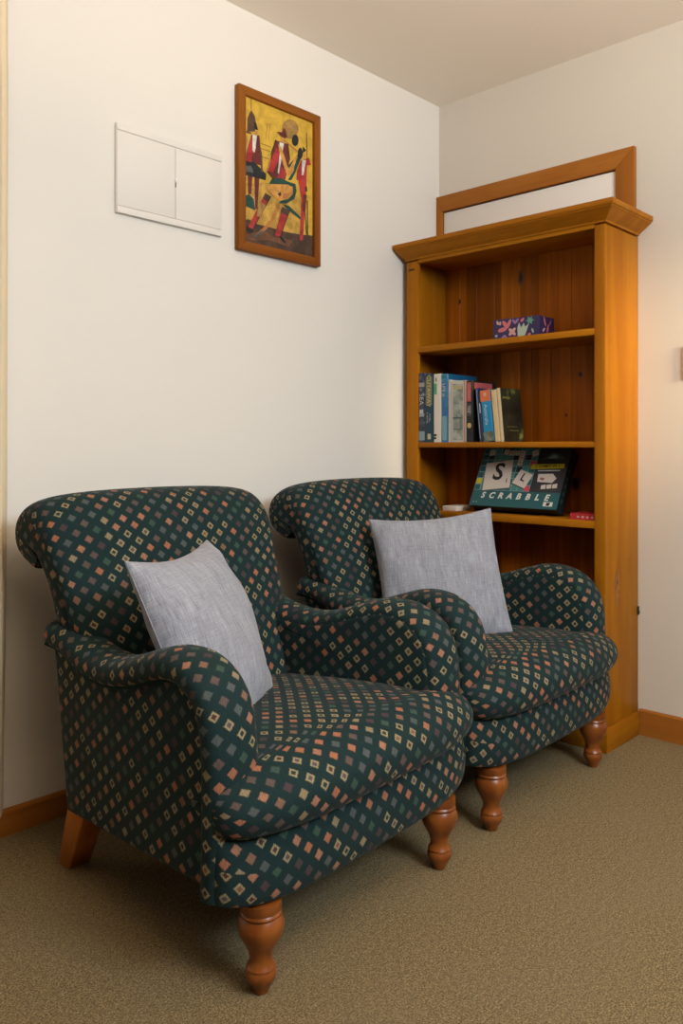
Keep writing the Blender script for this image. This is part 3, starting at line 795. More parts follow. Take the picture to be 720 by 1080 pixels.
def make_chair(name):
    root = empty(name)
    # --- seat: sprung platform with a full rounded nose in front of the arms
    prof = catmull([(0.56, 0.385), (0.40, 0.405), (0.22, 0.424), (0.08, 0.430), (0.00, 0.422), (-0.048, 0.402), (-0.073, 0.370), (-0.072, 0.338),
                    (-0.052, 0.312), (-0.010, 0.302), (0.15, 0.300), (0.35, 0.300), (0.56, 0.305)], 5)
    prof = [(p.x, p.y) for p in prof]
    core = [(max(pv, 0.020), 0.362) for pv, pz in prof]
    def bow(p):
        k = max(0.0, 0.25-p[1])/0.25
        crown = 0.012*(1-(p[0]/0.39)**2)*(1 if p[2] > 0.36 else 0)
        w = max(0.0, min(1.0, (p[1]+0.002)/0.05)); w = w*w*(3-2*w)
        u = p[0]*(1.0 - w*(1-0.305/0.388))
        return tap((u, p[1]+0.026*(abs(p[0])/0.39)**3*min(1, k) - 0.012, p[2]+crown-0.006))
    rows = super_rows(prof, core, 0.398, 5.0, 44, bow)
    st = loft('seat', rows, M_FAB, root, uv_flip=True)
    # welt between seat and rail
    line = []
    for i in range(41):
        t = -1+2*i/40
        line.append(bow((0.376*t, -0.034+0.050*abs(t)**8, 0.309+0.004*abs(t)**4)))
    tube('piping', line, 0.0042, M_CORD, st)
    # --- front rail
    prof = catmull([(0.10, 0.318), (0.0, 0.318), (-0.026, 0.314), (-0.040, 0.292), (-0.050, 0.25), (-0.051, 0.205), (-0.045, 0.178), (-0.030, 0.166),
                    (0.02, 0.162), (0.10, 0.164)], 5)
    prof = [(p.x, p.y) for p in prof]
    core = [(max(pv, 0.020), pz) for pv, pz in prof]
    def bow2(p):
        w = max(0.0, min(1.0, (p[1]-0.01)/0.05)); w = w*w*(3-2*w)
        k = (abs(p[0])/0.39)
        return tap((p[0]*(1-w*(1-0.305/0.386)), p[1]+0.020*k**3, p[2]+(0.028*k**5 if p[2] < 0.24 else 0.0)))
    rows = super_rows(prof, core, 0.394, 6.0, 40, bow2)
    loft('seat_rail', rows, M_FAB, root, uv_flip=True)
    # --- backrest with a rolled-over top
    prof = catmull([(0.555, 0.165), (0.53, 0.22), (0.470, 0.36), (0.475, 0.42), (0.503, 0.50), (0.540, 0.60), (0.578, 0.70), (0.606, 0.775), (0.632, 0.835), (0.668, 0.876),
                    (0.712, 0.893), (0.760, 0.888), (0.803, 0.862), (0.828, 0.820), (0.830, 0.765), (0.806, 0.718), (0.765, 0.702), (0.738, 0.722),
                    (0.722, 0.750), (0.706, 0.728), (0.692, 0.69), (0.668, 0.58), (0.645, 0.42), (0.622, 0.25), (0.612, 0.168)], 5, closed=True)
    prof = [(p.x, p.y) for p in prof]
    med = catmull([(0.585, 0.165), (0.575, 0.25), (0.562, 0.42), (0.605, 0.58), (0.648, 0.70), (0.690, 0.775), (0.735, 0.808)], 8)
    core = []
    for pv, pz in prof:
        q = min(med, key=lambda c: (c.x-pv)**2+(c.y-pz)**2)
        if pz > 0.73 and pv > 0.725: q = Vector((0.745, 0.805))
        core.append((q.x, q.y))
    def arch(p):
        x, v, z = p
        k = max(0.0, min(1.0, (z-0.62)/0.2)); k = k*k*(3-2*k)
        j = max(0.0, min(1.0, (z-0.50)/0.12)); j = j*j*(3-2*j)
        f = x*(0.862+0.073*j+0.065*k)
        belly = 0.020*(1-(x/0.345)**2)*math.exp(-((z-0.62)/0.18)**2) if v < 0.555+0.36*(z-0.5) else 0
        return (f, v-belly, z - 0.010*(x/0.345)**2*k)
    rows = super_rows(prof, core, 0.357, 5.5, 48, arch)
    bo = loft('backrest', rows, M_FAB, root, uv_flip=True)
    # --- lower frame closing the back and underside between the arms
    m = MB(); m.box(-0.275, 0.275, 0.02, 0.58, 0.185, 0.31); m.build('seat_base', M_CORD, root)
    # --- arms
    arm(root, -1); arm(root, 1)
    # --- legs
    lp = [(0.011, 0.0), (0.015, 0.002), (0.0165, 0.008), (0.020, 0.016), (0.0255, 0.024), (0.0285, 0.032), (0.0290, 0.038), (0.0270, 0.043), (0.0262, 0.0445), (0.0262, 0.047), (0.0275, 0.0485),
          (0.0250, 0.053), (0.0222, 0.058), (0.0212, 0.064), (0.0225, 0.074), (0.0265, 0.084), (0.0330, 0.096), (0.0395, 0.108), (0.0428, 0.120), (0.0430, 0.128),
          (0.0410, 0.136), (0.0370, 0.142), (0.0362, 0.1435), (0.0385, 0.146), (0.0392, 0.1485), (0.0380, 0.151), (0.0365, 0.153), (0.0385, 0.156), (0.0385, 0.172)]
    for s in (-1, 1):
        lathe('leg', lp, M_LEG, root, 36, (s*0.2909, 0.0, 0.0))
    for s in (-1, 1):
        m = MB()
        a = [(0.330, 0.530), (0.265, 0.530), (0.265, 0.600), (0.330, 0.600)]
        b = [(0.292, 0.655), (0.236, 0.655), (0.236, 0.706), (0.292, 0.706)]
        m.v = [(s*x, y, 0.0) for x, y in b] + [(s*x, y, 0.178) for x, y in a]
        for f in ((0, 1, 2, 3), (7, 6, 5, 4), (0, 4, 5, 1), (1, 5, 6, 2), (2, 6, 7, 3), (3, 7, 4, 0)): m.f.append(f); m.m.append(0)
        m.build('leg', M_LEGB, root, bevel=0.004)
    return root

def copy_tree(o, parent=None):
    c = o.copy(); COL.objects.link(c)
    if parent is not None: c.parent = parent
    for ch in list(o.children): copy_tree(ch, c)
    return c

ch1 = make_chair('armchair')
ch2 = copy_tree(ch1)
ch1.location = (-1.508, -0.928, 0); ch1.rotation_euler = (0, 0, math.radians(2.8))
ch2.location = (-0.677, -0.892, 0); ch2.rotation_euler = (0, 0, math.radians(0.7))
tag(ch1, 'dark green diamond-patterned armchair nearest the viewer, below the white wall cover', 'armchair', 'green patterned armchairs')
tag(ch2, 'dark green diamond-patterned armchair farther back, beside the pine bookcase', 'armchair', 'green patterned armchairs')

# ---------------------------------------------------------------- scatter cushions
def cushion(name, center, ex, ey, half, thick, pins, label, seed):
    """ex: direction of the top edge, ey: direction down the side; front is ex x -ey"""
    ex = Vector(ex).normalized(); ey = Vector(ey); ey = (ey - ex*ey.dot(ex)).normalized()
    nz = ex.cross(-ey).normalized()
    rot = Matrix((ex, -ey, nz)).transposed().to_euler()
    root = empty(name, center, rot=rot)
    rr = random.Random(seed); ph = [rr.uniform(0, 6.28) for _ in range(6)]
    N = 28; verts = []; faces = []; uvs = []
    def pt(a, b, sgn):
        pl, pr, ptp, pb = pins
        x = half*a*(1-(pr if a > 0 else pl)*(1-b*b)**1.0*abs(a)**2)
        y = half*b*(1-(ptp if b > 0 else pb)*(1-a*a)**1.0*abs(b)**2)
        ca = max(0.0, 1-a**2)**0.62; cb = max(0.0, 1-b**2)**0.62
        z = thick*(ca*cb)**0.80
        z += 0.006*(math.sin(5*a+ph[0]+2*b)*math.sin(4*b+ph[1])) * min(1, 3*ca*cb)
        z += 0.007*math.exp(-((abs(a)+abs(b)-1.55)/0.22)**2)*math.sin(7*(a-b)+ph[2])*min(1, 4*ca*cb)
        return (x, y, sgn*(z*(1.0 if sgn > 0 else 0.5)+0.0025*(1 if max(abs(a), abs(b)) < 1 else 0)))
    for sgn in (1, -1):
        base = len(verts)
        for j in range(N+1):
            for i in range(N+1):
                a = math.sin(math.pi/2*(-1+2*i/N)); b = math.sin(math.pi/2*(-1+2*j/N))
                verts.append(pt(a, b, sgn))
        for j in range(N):
            for i in range(N):
                q = [base+j*(N+1)+i, base+j*(N+1)+i+1, base+(j+1)*(N+1)+i+1, base+(j+1)*(N+1)+i]
                if sgn < 0: q.reverse()
                faces.append(tuple(q))
                for k in q: uvs.append((verts[k][0]+0.5, verts[k][1]+0.5))
    me_o = mesh_obj('cover', verts, faces, M_LINEN, root, uvs=uvs, smooth=True)
    bm = bmesh.new(); bm.from_mesh(me_o.data); bmesh.ops.remove_doubles(bm, verts=bm.verts, dist=0.0006)
    bmesh.ops.recalc_face_normals(bm, faces=bm.faces); bm.to_mesh(me_o.data); bm.free()
    edge = []
    for (a0, b0, a1, b1) in ((-1, -1, 1, -1), (1, -1, 1, 1), (1, 1, -1, 1), (-1, 1, -1, -1)):
        for k in range(20):
            t = k/20; edge.append(pt(a0+(a1-a0)*t, b0+(b1-b0)*t, 0))
    edge.append(edge[0])
    tube('seam', edge, 0.0016, M_LINEN, root, 6)
    tag(root, label, 'cushion', 'grey linen cushions')
    return root
def fl(ch, p):
    a = ch.rotation_euler.z
    return Vector((ch.location.x+p[0]*math.cos(a)-p[1]*math.sin(a), ch.location.y+p[0]*math.sin(a)+p[1]*math.cos(a), p[2]))
def cushion_from(ch, TL, TR, BR_, *a):
    TL, TR, BR_ = fl(ch, TL), fl(ch, TR), fl(ch, BR_)
    half = ((TL-TR).length+(TR-BR_).length)/4
    return cushion('cushion', (TL+BR_)/2, TR-TL, BR_-TR, half, *a)
cushion_from(ch1, (-0.354, 0.336, 0.766), (0.023, 0.532, 0.7625), (0.098, 0.379, 0.3735), 0.092, (0.04, -0.045, 0.125, -0.01),
             'grey linen cushion leaning in the nearest armchair, turned on its corner', 3)
cushion_from(ch2, (-0.167, 0.533, 0.771), (0.142, 0.280, 0.803), (0.084, 0.161, 0.426), 0.068, (0.06, 0.05, 0.10, 0.01),
             'grey linen cushion propped upright in the armchair beside the bookcase', 11)

# ---------------------------------------------------------------- books
def paper_mat():
    nn = NT('page_edges'); co = nn.coord()
    f = nn.noise(nn.mapping(co, (1, 40, 1)), 30, 2)
    nn.col(nn.mix(f, (0.50, 0.40, 0.25, 1), (0.68, 0.58, 0.42, 1))); nn.rough(0.9); return nn.mat
M_PAGES = paper_mat()
_cc = {}
def ink(c, rough=0.45):
    k = (tuple(c), rough)
    if k not in _cc: _cc[k] = plain('print_%d' % len(_cc), c, rough, 0.4)
    return _cc[k]
def mottled(c1, c2, scale, name, c3=None, stretch=(1, 1, 1)):
    nn = NT(name); co = nn.mapping(nn.coord(), stretch)
    st = [(0.38, c1), (0.60, c2)] + ([(0.72, c3)] if c3 else [])
    nn.col(nn.ramp(nn.noise(co, scale, 3, 0.6), st)); nn.rough(0.4); nn.spec(0.4); return nn.mat

SHELF_Z = 1.0202
SX = -0.250
def book(y_left, thick, height, depth, label, cover, marks=(), lean=0.0, x_front=SX, texts=(), cover_marks=(), pages=True, base_shift=0.0):
    """spine faces -X; local: x into the shelf, y to the left, z up. lean tips the top towards +Y."""
    root = empty('book', (x_front, y_left-thick, SHELF_Z+0.0002+thick*math.sin(lean)), rot=(-lean, 0, 0))
    th = 0.0022
    mats = [cover]
    m = MB()
    R = 0.3*min(thick, 0.014)
    sp = [(R*0.9, 0), (0.0012, R*0.35), (0, R), (0, thick-R), (0.0012, thick-R*0.35), (R*0.9, thick)]
    poly = sp + [(depth, thick), (depth, thick-th), (R+0.004, thick-th), (R+0.004, th), (depth, th), (depth, 0)]
    m.prism(poly, 0, height, axes='xy')
    for i, (a0, a1, z0, z1, mt) in enumerate(marks):   # on the spine, fractions of thickness and height
        if mt not in mats: mats.append(mt)
        m.box(-0.0004-0.00025*i, 0.0006, thick*(1-a1), thick*(1-a0), height*z0, height*z1, mats.index(mt))
    for i, (x0, x1, z0, z1, mt) in enumerate(cover_marks):      # on the right-hand board
        if mt not in mats: mats.append(mt)
        m.box(depth*x0, depth*x1, -0.0004-0.00015*i, 0.0005, height*z0, height*z1, mats.index(mt))
    for (body, size, af, zf, mt, kind) in texts:
        if mt not in mats: mats.append(mt)
        if kind == 'spine':                        # reads downwards
            add_text(m, body, size, spine_matrix(-0.0020, thick*(1-af), height*zf), mats.index(mt))
    m.build('cover', mats, root)
    if pages:
        p = MB(); p.box(R+0.004, depth-0.004, th, thick-th, 0.003, height-0.003); p.build('pages', M_PAGES, root)
    tag(root, label, 'book', 'books on the shelf')
    return root
def spine_matrix(x, y, z):
    # text x -> down (-Z), text y -> towards the left neighbour's side (+Y... read with head tilted right), facing -X
    return Matrix(((0, 0, -1, x), (0, -1, 0, y), (-1, 0, 0, z), (0, 0, 0, 1)))

navy_pic = mottled((0.012, 0.018, 0.04), (0.07, 0.08, 0.12), 45, 'navy_photo', (0.35, 0.36, 0.42))
blue_grad = mottled((0.02, 0.12, 0.30), (0.05, 0.25, 0.42), 12, 'sea_blue', (0.16, 0.33, 0.40))
pale_pic = mottled((0.14, 0.17, 0.15), (0.36, 0.38, 0.32), 26, 'pale_landscape', (0.52, 0.47, 0.36))
dark_pic = mottled((0.010, 0.010, 0.007), (0.03, 0.03, 0.015), 14, 'dark_photo', (0.22, 0.24, 0.05))
TEAL = ink((0.010, 0.045, 0.065)); CREAM = ink((0.62, 0.53, 0.36)); WHITE = ink((0.66, 0.60, 0.52)); GOLD = ink((0.58, 0.46, 0.17))
GREEN = ink((0.10, 0.33, 0.20)); RED = ink((0.50, 0.09, 0.075)); BLACK = ink((0.012, 0.011, 0.011)); NAVY = ink((0.008, 0.018, 0.075))
SKY = ink((0.015, 0.23, 0.45)); ORANGE = ink((0.62, 0.15, 0.05)); BUFF = ink((0.62, 0.47, 0.25)); PINKISH = ink((0.45, 0.22, 0.16)); PALEB = ink((0.25, 0.38, 0.46)); GREYW = ink((0.50, 0.47, 0.43))

book(-0.0868, 0.0310, 0.272, 0.19, 'dark navy book with photo spine, first on the left of the middle shelf', navy_pic,
     marks=[(0.06, 0.94, 0.80, 0.86, ink((0.32, 0.28, 0.26))), (0.06, 0.98, 0.03, 0.16, ink((0.22, 0.30, 0.34))), (0.2, 0.75, 0.42, 0.47, GREYW), (0.15, 0.9, 0.37, 0.42, ink((0.3, 0.31, 0.33)))],
     texts=[('SEA', 0.028, 0.5, 0.62, GREYW, 'spine')])
book(-0.1185, 0.0400, 0.264, 0.18, 'dark teal book with yellow lettering block, second from the left', TEAL,
     marks=[(0.10, 0.88, 0.545, 0.965, ink((0.16, 0.17, 0.11))), (0.34, 0.72, 0.045, 0.125, ink((0.45, 0.42, 0.30)))],
     texts=[('CUTAWAY', 0.0250, 0.50, 0.755, GOLD, 'spine'), ('A NOVEL', 0.0105, 0.32, 0.36, GREYW, 'spine'), ('M HILL', 0.0105, 0.62, 0.36, GREYW, 'spine')])
book(-0.1605, 0.0360, 0.264, 0.18, 'white book with a small green block on its spine', WHITE,
     marks=[(0.02, 0.46, 0.70, 0.86, GREEN), (0.28, 0.42, 0.885, 0.945, ink((0.2, 0.12, 0.12))), (0.10, 0.42, 0.09, 0.12, BLACK), (0.10, 0.36, 0.045, 0.075, BLACK)],
     texts=[('atlas', 0.012, 0.25, 0.78, ink((0.05, 0.2, 0.12)), 'spine')])
book(-0.1985, 0.0290, 0.262, 0.195, 'tall bright blue book with white lettering, between white and cream spines', blue_grad,
     marks=[(0.1, 0.85, 0.03, 0.38, ink((0.17, 0.32, 0.36))), (0.05, 0.9, 0.93, 0.985, ink((0.01, 0.15, 0.24)))],
     texts=[('LIFE at', 0.019, 0.42, 0.76, WHITE, 'spine')], cover_marks=[(0.02, 1, 0.0, 1.0, ink((0.008, 0.10, 0.22)))])
book(-0.2290, 0.0140, 0.238, 0.15, 'thin cream book beside the tall blue one', GREYW, marks=[(0.2, 0.8, 0.3, 0.8, ink((0.46, 0.40, 0.33)))])
book(-0.2435, 0.0680, 0.232, 0.15, 'thick pale book with a faded landscape picture on its spine', GREYW,
     marks=[(0.14, 0.80, 0.03, 0.95, pale_pic), (0.86, 0.97, 0.0, 1.0, PINKISH), (0.16, 0.78, 0.38, 0.41, ink((0.08, 0.10, 0.10))), (0.18, 0.76, 0.20, 0.22, ink((0.12, 0.15, 0.15))), (0.18, 0.76, 0.86, 0.93, ink((0.40, 0.35, 0.19)))])
b = book(-0.3135, 0.0280, 0.230, 0.155, 'black book with a red label and gold disc on its spine', BLACK,
     marks=[(0.15, 0.78, 0.66, 0.97, RED), (0.12, 0.80, 0.42, 0.62, ink((0.06, 0.055, 0.05)))],
     texts=[('CLARKE', 0.0145, 0.46, 0.815, ink((0.55, 0.25, 0.2)), 'spine'), ('THE', 0.013, 0.32, 0.525, GREYW, 'spine'), ('DEEP', 0.013, 0.62, 0.525, GREYW, 'spine')],
     cover_marks=[(0.08, 0.85, 0.86, 0.97, ink((0.42, 0.09, 0.09)))])
m = MB(); m.prism([(0.009*math.cos(a), 0.010*math.sin(a)) for a in [2*math.pi*i/18 for i in range(18)]], -0.0012, 0.0002, axes='yz')
m.v = [(x, y+0.014, z+0.062) for x, y, z in m.v]; dm = m.build('disc', ink((0.55, 0.36, 0.13)), b); dm['label'] = 'gold disc on the spine'
LEAN = math.radians(5.6)
book(-0.3730, 0.0085, 0.200, 0.14, 'thin dark blue book leaning beside the black one', NAVY, marks=[(0.35, 0.75, 0.05, 0.97, ink((0.20, 0.24, 0.34)))], lean=LEAN)
book(-0.3825, 0.0075, 0.178, 0.13, 'very thin navy book with a pale spine label, next to the bright blue guide', ink((0.008, 0.012, 0.04)), marks=[(0.3, 0.8, 0.60, 0.80, ink((0.42, 0.44, 0.50)))], lean=LEAN)
book(-0.3925, 0.0430, 0.190, 0.135, 'bright blue book with an orange band at the top of its spine', SKY,
     marks=[(0.0, 1.0, 0.78, 1.0, ORANGE), (0.0, 1.0, 0.0, 0.19, mottled((0.06, 0.10, 0.06), (0.20, 0.20, 0.16), 60, 'tiny_photo')), (0.35, 0.6, 0.88, 0.95, ink((0.6, 0.35, 0.28)))],
     texts=[('Australia', 0.0215, 0.47, 0.52, ink((0.45, 0.60, 0.68)), 'spine')], lean=LEAN)
book(-0.4390, 0.0235, 0.190, 0.13, 'cream paperback leaning against the bright blue guide', BUFF, marks=[(0.3, 0.5, 0.72, 0.85, ink((0.56, 0.36, 0.19)))], lean=LEAN)
book(-0.4640, 0.0165, 0.196, 0.135, 'cream spined book with a dark picture cover, last on the right', ink((0.66, 0.53, 0.33)), lean=LEAN,
     cover_marks=[(0.0, 1.0, 0.0, 1.0, dark_pic), (0.08, 0.45, 0.80, 0.84, ink((0.16, 0.12, 0.03))), (0.30, 0.75, 0.20, 0.215, ink((0.16, 0.17, 0.04))), (0.2, 0.7, 0.27, 0.285, ink((0.12, 0.14, 0.04)))])

# ---------------------------------------------------------------- board game box leaning on the third shelf
SH3 = 0.7562
gw, gh, gt = 0.366, 0.244, 0.055
tilt = math.radians(28.5)
def gm(): return None
# local frame: s to the right (-Y), t up the face, d outward from the face
g = empty('game_box', (-0.213+0.0, -0.300, SH3))
tag(g, 'teal and black word game box leaning on the shelf below the books', 'game box')
ct, snt = math.cos(tilt), math.sin(tilt)
lift = gt*snt
def G(s, t, d=0.0):
    # front face leans back: t runs up and towards +X; outward normal points to -X and up
    return (t*snt - d*ct, -s, lift + t*ct + d*snt)
class GB(MB):
    def quad(self, s0, s1, t0, t1, d, mi):
        self.poly([G(s0, t0, d), G(s1, t0, d), G(s1, t1, d), G(s0, t1, d)], mi)
    def pl(self, pts, d, mi): self.poly([G(s*gw, t*gh, d) for s, t in pts], mi)
    def txt(self, body, size, s, t, d, mi, rot=0.0, **kw):
        M = Matrix(((0, snt, -ct, 0), (-1, 0, 0, 0), (0, ct, snt, 0), (0, 0, 0, 1)))
        p = G(s*gw, t*gh, d)
        M = Matrix.Translation(p) @ M @ Matrix.Rotation(rot, 4, 'Z')
        add_text(self, body, size, M, mi, **kw)
gc = [ink((0.006, 0.014, 0.016)), ink((0.010, 0.085, 0.095)), ink((0.05, 0.20, 0.20)), ink((0.012, 0.016, 0.035)), ink((0.58, 0.50, 0.44)), ink((0.010, 0.010, 0.010)),
      ink((0.52, 0.42, 0.01)), ink((0.50, 0.06, 0.10)), ink((0.62, 0.60, 0.56)), ink((0.025, 0.025, 0.032)), ink((0.18, 0.26, 0.26)), ink((0.06, 0.09, 0.07)), ink((0.30, 0.10, 0.13))]
K = dict(edge=0, teal=1, aqua=2, navy=3, tile=4, black=5, yellow=6, pink=7, white=8, dark=9, grid=10, grey=11, rose=12)
m = GB()
def gbox(s0, s1, t0, t1, d0, d1, mi):
    pts = [G(s0,t0,d0),G(s1,t0,d0),G(s1,t1,d0),G(s0,t1,d0),G(s0,t0,d1),G(s1,t0,d1),G(s1,t1,d1),G(s0,t1,d1)]
    b = len(m.v); m.v += pts
    for f in ((0,3,2,1),(4,5,6,7),(0,1,5,4),(1,2,6,5),(2,3,7,6),(3,0,4,7)): m.f.append(tuple(b+i for i in f)); m.m.append(mi)
gbox(0, gw, 0, gh, -gt*0.72, 0, 0)
m.quad(0.0, gw, 0, 0.265*gh, 0.0003, K['teal'])
# board squares
ncol, nrow = 9, 7
gx0, gx1, gy0, gy1 = 0.0, 0.655, 0.265, 1.0
m.pl([(gx0, gy0), (gx1, gy0), (gx1, gy1), (gx0, gy1)], 0.0003, K['grid'])
rg = random.Random(5)
special = {(0, 1): 'yellow', (3, 0): 'pink', (8, 0): 'pink', (8, 4): 'pink', (7, 2): 'navy', (5, 5): 'navy', (1, 5): 'navy', (3, 6): 'navy', (7, 5): 'navy', (4, 6): 'navy', (6, 3): 'navy'}
for i in range(ncol):
    for j in range(nrow):
        a0 = gx0+(gx1-gx0)*(i+0.06)/ncol; a1 = gx0+(gx1-gx0)*(i+0.94)/ncol
        b0 = gy0+(gy1-gy0)*(j+0.07)/nrow; b1 = gy0+(gy1-gy0)*(j+0.93)/nrow
        k = special.get((i, j)) or ('aqua' if rg.random() < 0.55 else 'teal')
        m.pl([(a0, b0), (a1, b0), (a1, b1), (a0, b1)], 0.0005, K[k])
# dark right part
m.pl([(0.665, 0.265), (1, 0.265), (1, 1), (0.665, 1)], 0.0005, K['dark'])
m.pl([(0.70, 0.80), (0.80, 0.93), (0.90, 0.90), (0.95, 0.82), (0.86, 0.80), (0.80, 0.85)], 0.0007, K['grey'])
m.pl([(0.76, 0.83), (0.82, 0.90), (0.88, 0.86), (0.84, 0.82)], 0.0009, K['grid'])
m.pl([(0.60, 0.640), (0.97, 0.668), (0.965, 0.742), (0.61, 0.725)], 0.0011, K['yellow'])
m.txt('2 GAMES IN 1', 0.0165, 0.785, 0.694, 0.0014, K['black'], rot=0.035, bold=0.0003)
m.pl([(0.69, 0.610), (0.93, 0.622), (0.93, 0.638), (0.69, 0.626)], 0.0009, K['white'])
m.pl([(0.715, 0.435), (0.88, 0.425), (0.915, 0.50), (0.865, 0.575), (0.705, 0.565)], 0.0009, K['tile'])
m.pl([(0.735, 0.47), (0.78, 0.46), (0.79, 0.50), (0.74, 0.51)], 0.0011, K['rose'])
for i in range(3):
    a = 0.775+0.06*i
    m.pl([(a, 0.315+0.01*i), (a+0.05, 0.325+0.01*i), (a+0.045, 0.395+0.01*i), (a-0.005, 0.38+0.01*i)], 0.0009, K['tile'])
# small tiles on the board
for (cx_, cy_, r, s_) in ((0.10, 0.915, 0.15, 0.052), (0.27, 0.93, -0.1, 0.046), (0.335, 0.915, 0.02, 0.046), (0.40, 0.915, 0.0, 0.046), (0.465, 0.915, 0.0, 0.046), (0.465, 0.83, 0, 0.046), (0.465, 0.745, 0.0, 0.046), (0.61, 0.915, 0.35, 0.052)):
    c_, q_ = math.cos(r)*s_/2*1.25, math.sin(r)*s_/2*1.25
    asp = gw/gh
    m.pl([(cx_-c_+q_, cy_-(c_+q_)*asp), (cx_+c_+q_, cy_-(c_-q_)*asp), (cx_+c_-q_, cy_+(c_+q_)*asp), (cx_-c_-q_, cy_+(c_-q_)*asp)], 0.0009, K['tile'])
for ch_, cx_, cy_ in (('W', 0.10, 0.92), ('I', 0.27, 0.93), ('N', 0.335, 0.915), ('T', 0.40, 0.915), ('E', 0.465, 0.915), ('A', 0.465, 0.83), ('R', 0.465, 0.745), ('D', 0.61, 0.92)):
    m.txt(ch_, 0.014, cx_, cy_, 0.0012, K['black'])
# big S tile and L tile, printed with a thickness edge
def tile(cx_, cy_, sz, r, d):
    asp = gw/gh; c_, q_ = math.cos(r)*sz/2, math.sin(r)*sz/2
    quad = [(cx_-c_+q_, cy_-(c_+q_)*asp), (cx_+c_+q_, cy_-(c_-q_)*asp), (cx_+c_-q_, cy_+(c_+q_)*asp), (cx_-c_-q_, cy_+(c_-q_)*asp)]
    m.pl([(x-0.006, y-0.022) for x, y in quad], d-0.0002, K['rose'] if False else K['grey'])
    m.pl(quad, d, K['tile'])
tile(0.245, 0.525, 0.315, 0.135, 0.0016)
m.txt('S', 0.098, 0.245, 0.575, 0.0019, K['black'], rot=-0.02, bold=0.0022)
m.txt('1', 0.026, 0.365, 0.435, 0.0019, K['black'], rot=0.10, bold=0.0004)
tile(0.545, 0.475, 0.165, -0.36, 0.0016)
m.txt('L', 0.044, 0.55, 0.495, 0.0019, K['black'], rot=-0.36, bold=0.0009)
m.txt('1', 0.012, 0.565, 0.395, 0.0019, K['black'], rot=-0.36)
for i, ch_ in enumerate('SCRABBLE'):
    m.txt(ch_, 0.033, 0.135+0.104*i, 0.178, 0.0009, K['white'], shear=0.22, bold=0.0012)
m.pl([(0.845, 0.045), (0.945, 0.045), (0.945, 0.115), (0.845, 0.115)], 0.0007, K['white'])
m.pl([(0.875, 0.055), (0.91, 0.055), (0.92, 0.105), (0.88, 0.105)], 0.0009, K['black'])
m.pl([(0.035, 0.05), (0.05, 0.05), (0.05, 0.075), (0.035, 0.075)], 0.0007, K['grid']); m.pl([(0.07, 0.05), (0.085, 0.05), (0.085, 0.075), (0.07, 0.075)], 0.0007, K['grid'])
# dots of print down the right side of the lid
for i in range(7):
    t0 = gh*(0.14+0.12*i)
    m.poly([G(gw+0.0003, t0, -0.012), G(gw+0.0003, t0, -0.024), G(gw+0.0003, t0+0.014, -0.024), G(gw+0.0003, t0+0.014, -0.012)], K['grey'])
m.build('lid', gc, g)
m = GB(); gbox(0.002, gw-0.002, 0.002, gh-0.002, -gt, -gt*0.70, 0); m.build('base', gc[0], g)

# ---------------------------------------------------------------- tissue box on the top shelf
tb = empty('tissue_box', (-0.205, -0.500, 1.3962), math.radians(3))
tag(tb, 'purple floral tissue box on the top shelf of the bookcase', 'tissue box')
tw, td, thh = 0.186, 0.115, 0.075
tc = [ink((0.035, 0.022, 0.085)), ink((0.58, 0.16, 0.17)), ink((0.40, 0.46, 0.36)), ink((0.10, 0.28, 0.20)), ink((0.60, 0.34, 0.30)), ink((0.30, 0.16, 0.32)), ink((0.30, 0.36, 0.36))]
m = MB(); m.box(0, td, -tw/2, tw/2, 0, thh, 0)
def flat(pts, mi, k):       # on the front (-X) face; s right, t up
    m.poly([(-0.0002-0.0001*k, tw/2 - s*tw, t*thh) for s, t in pts], mi)
def flat_r(pts, mi, k):     # on the right (-Y) face
    m.poly([(s*td, -tw/2-0.0002-0.0001*k, t*thh) for s, t in pts], mi)
def star(cx, cy, r0, r1, n, ph=0, asp=2.4):
    return [(cx+(r0 if i % 2 else r1)*math.cos(ph+math.pi*i/n), cy+asp*(r0 if i % 2 else r1)*math.sin(ph+math.pi*i/n)) for i in range(2*n)]
def petal(cx, cy, L, w, ang, asp=2.4):
    out = []
    for i in range(14):
        a = 2*math.pi*i/14
        x, y = L*math.cos(a), w*math.sin(a)
        out.append((cx+x*math.cos(ang)-y*math.sin(ang), cy+asp*(x*math.sin(ang)+y*math.cos(ang))))
    return out
flat(petal(0.20, 0.48, 0.10, 0.045, 0.15), 1, 1); flat(petal(0.265, 0.72, 0.10, 0.04, 2.2), 1, 2); flat(petal(0.345, 0.74, 0.10, 0.035, 1.1), 1, 3)
flat([(0.54, 0.10), (0.62, 0.04), (0.70, 0.12), (0.78, 0.66), (0.70, 0.52), (0.67, 0.72), (0.61, 0.50), (0.57, 0.76), (0.53, 0.50)], 2, 4)
for a in (0.8, 2.4, 3.9, 5.5): flat(petal(0.42+0.045*math.cos(a), 0.34+0.11*math.sin(a), 0.055, 0.032, a), 4, 5)
flat(star(0.80, 0.80, 0.045, 0.095, 6), 3, 6)
flat(petal(0.46, 0.82, 0.06, 0.026, 2.2), 5, 7); flat(petal(0.52, 0.84, 0.06, 0.026, 0.9), 5, 8)
flat(petal(0.64, 0.86, 0.05, 0.028, 0.7), 1, 9)
flat(petal(0.10, 0.84, 0.045, 0.025, 2.0), 4, 10); flat(petal(0.155, 0.80, 0.04, 0.022, 1.5), 4, 11)
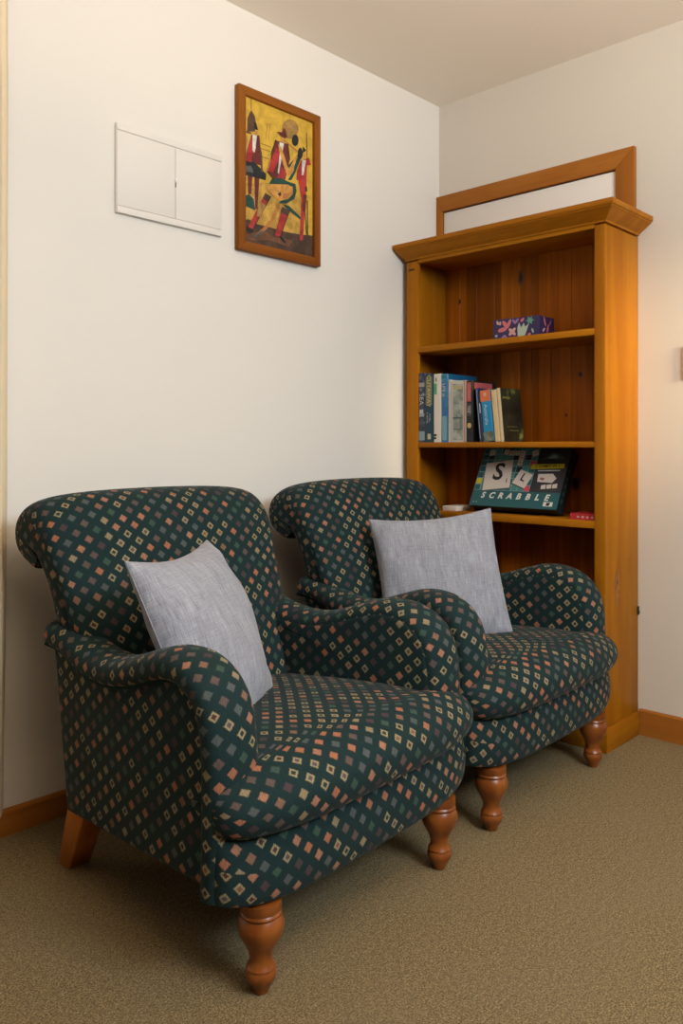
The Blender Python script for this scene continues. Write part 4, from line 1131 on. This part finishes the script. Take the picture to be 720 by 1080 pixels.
flat(petal(0.86, 0.30, 0.05, 0.022, 1.9), 6, 12); flat(petal(0.79, 0.14, 0.035, 0.026, 0.4), 1, 13)
flat(petal(0.07, 0.20, 0.03, 0.028, 0), 6, 14); flat(petal(0.22, 0.12, 0.05, 0.022, 0.9), 5, 15); flat(petal(0.28, 0.12, 0.05, 0.022, 2.2), 5, 16)
flat_r(petal(0.35, 0.75, 0.16, 0.05, 2.0, 1.5), 1, 1); flat_r(petal(0.55, 0.45, 0.16, 0.05, 1.2, 1.5), 1, 2); flat_r(petal(0.28, 0.35, 0.10, 0.04, 0.6, 1.5), 4, 3); flat_r(petal(0.72, 0.75, 0.12, 0.04, 1.0, 1.5), 5, 4)
m.build('carton', tc, tb)
m = MB(); m.prism([(td/2+0.022*math.cos(a), 0.055*math.sin(a)) for a in [2*math.pi*i/20 for i in range(20)]], thh+0.0002, thh+0.0008, axes='xy'); m.build('slot_film', ink((0.5, 0.5, 0.52)), tb)

# ---------------------------------------------------------------- small boxes on the third shelf
wb = empty('card_box', (-0.222, -0.215, SH3))
tag(wb, 'small white box lying left of the game box on the same shelf', 'box')
m = MB(); m.box(0, 0.095, -0.033, 0.031, 0, 0.0135); m.build('tray', ink((0.66, 0.58, 0.50)), wb, bevel=0.001)
m = MB(); m.box(-0.0008, 0.0958, -0.0338, 0.0318, 0.0085, 0.0182); m.build('lid', ink((0.70, 0.63, 0.55)), wb, bevel=0.001)
rb = empty('card_box', (-0.235, -0.775, SH3))
tag(rb, 'small red box with pale print at the right end of the game box shelf', 'box')
m = MB(); m.box(0, 0.09, -0.045, 0.045, 0, 0.021, 0)
for i in range(4): m.poly([(-0.0004, 0.020-0.017*i, 0.006), (-0.0004, 0.011-0.017*i, 0.006), (-0.0004, 0.012-0.017*i, 0.013), (-0.0004, 0.019-0.017*i, 0.013)], 1)
m.build('carton', [ink((0.42, 0.025, 0.03)), ink((0.55, 0.35, 0.33))], rb)
m = MB(); m.box(0.0005, 0.0895, -0.0452, -0.0449, 0.002, 0.019); m.build('flap', ink((0.38, 0.025, 0.03)), rb)
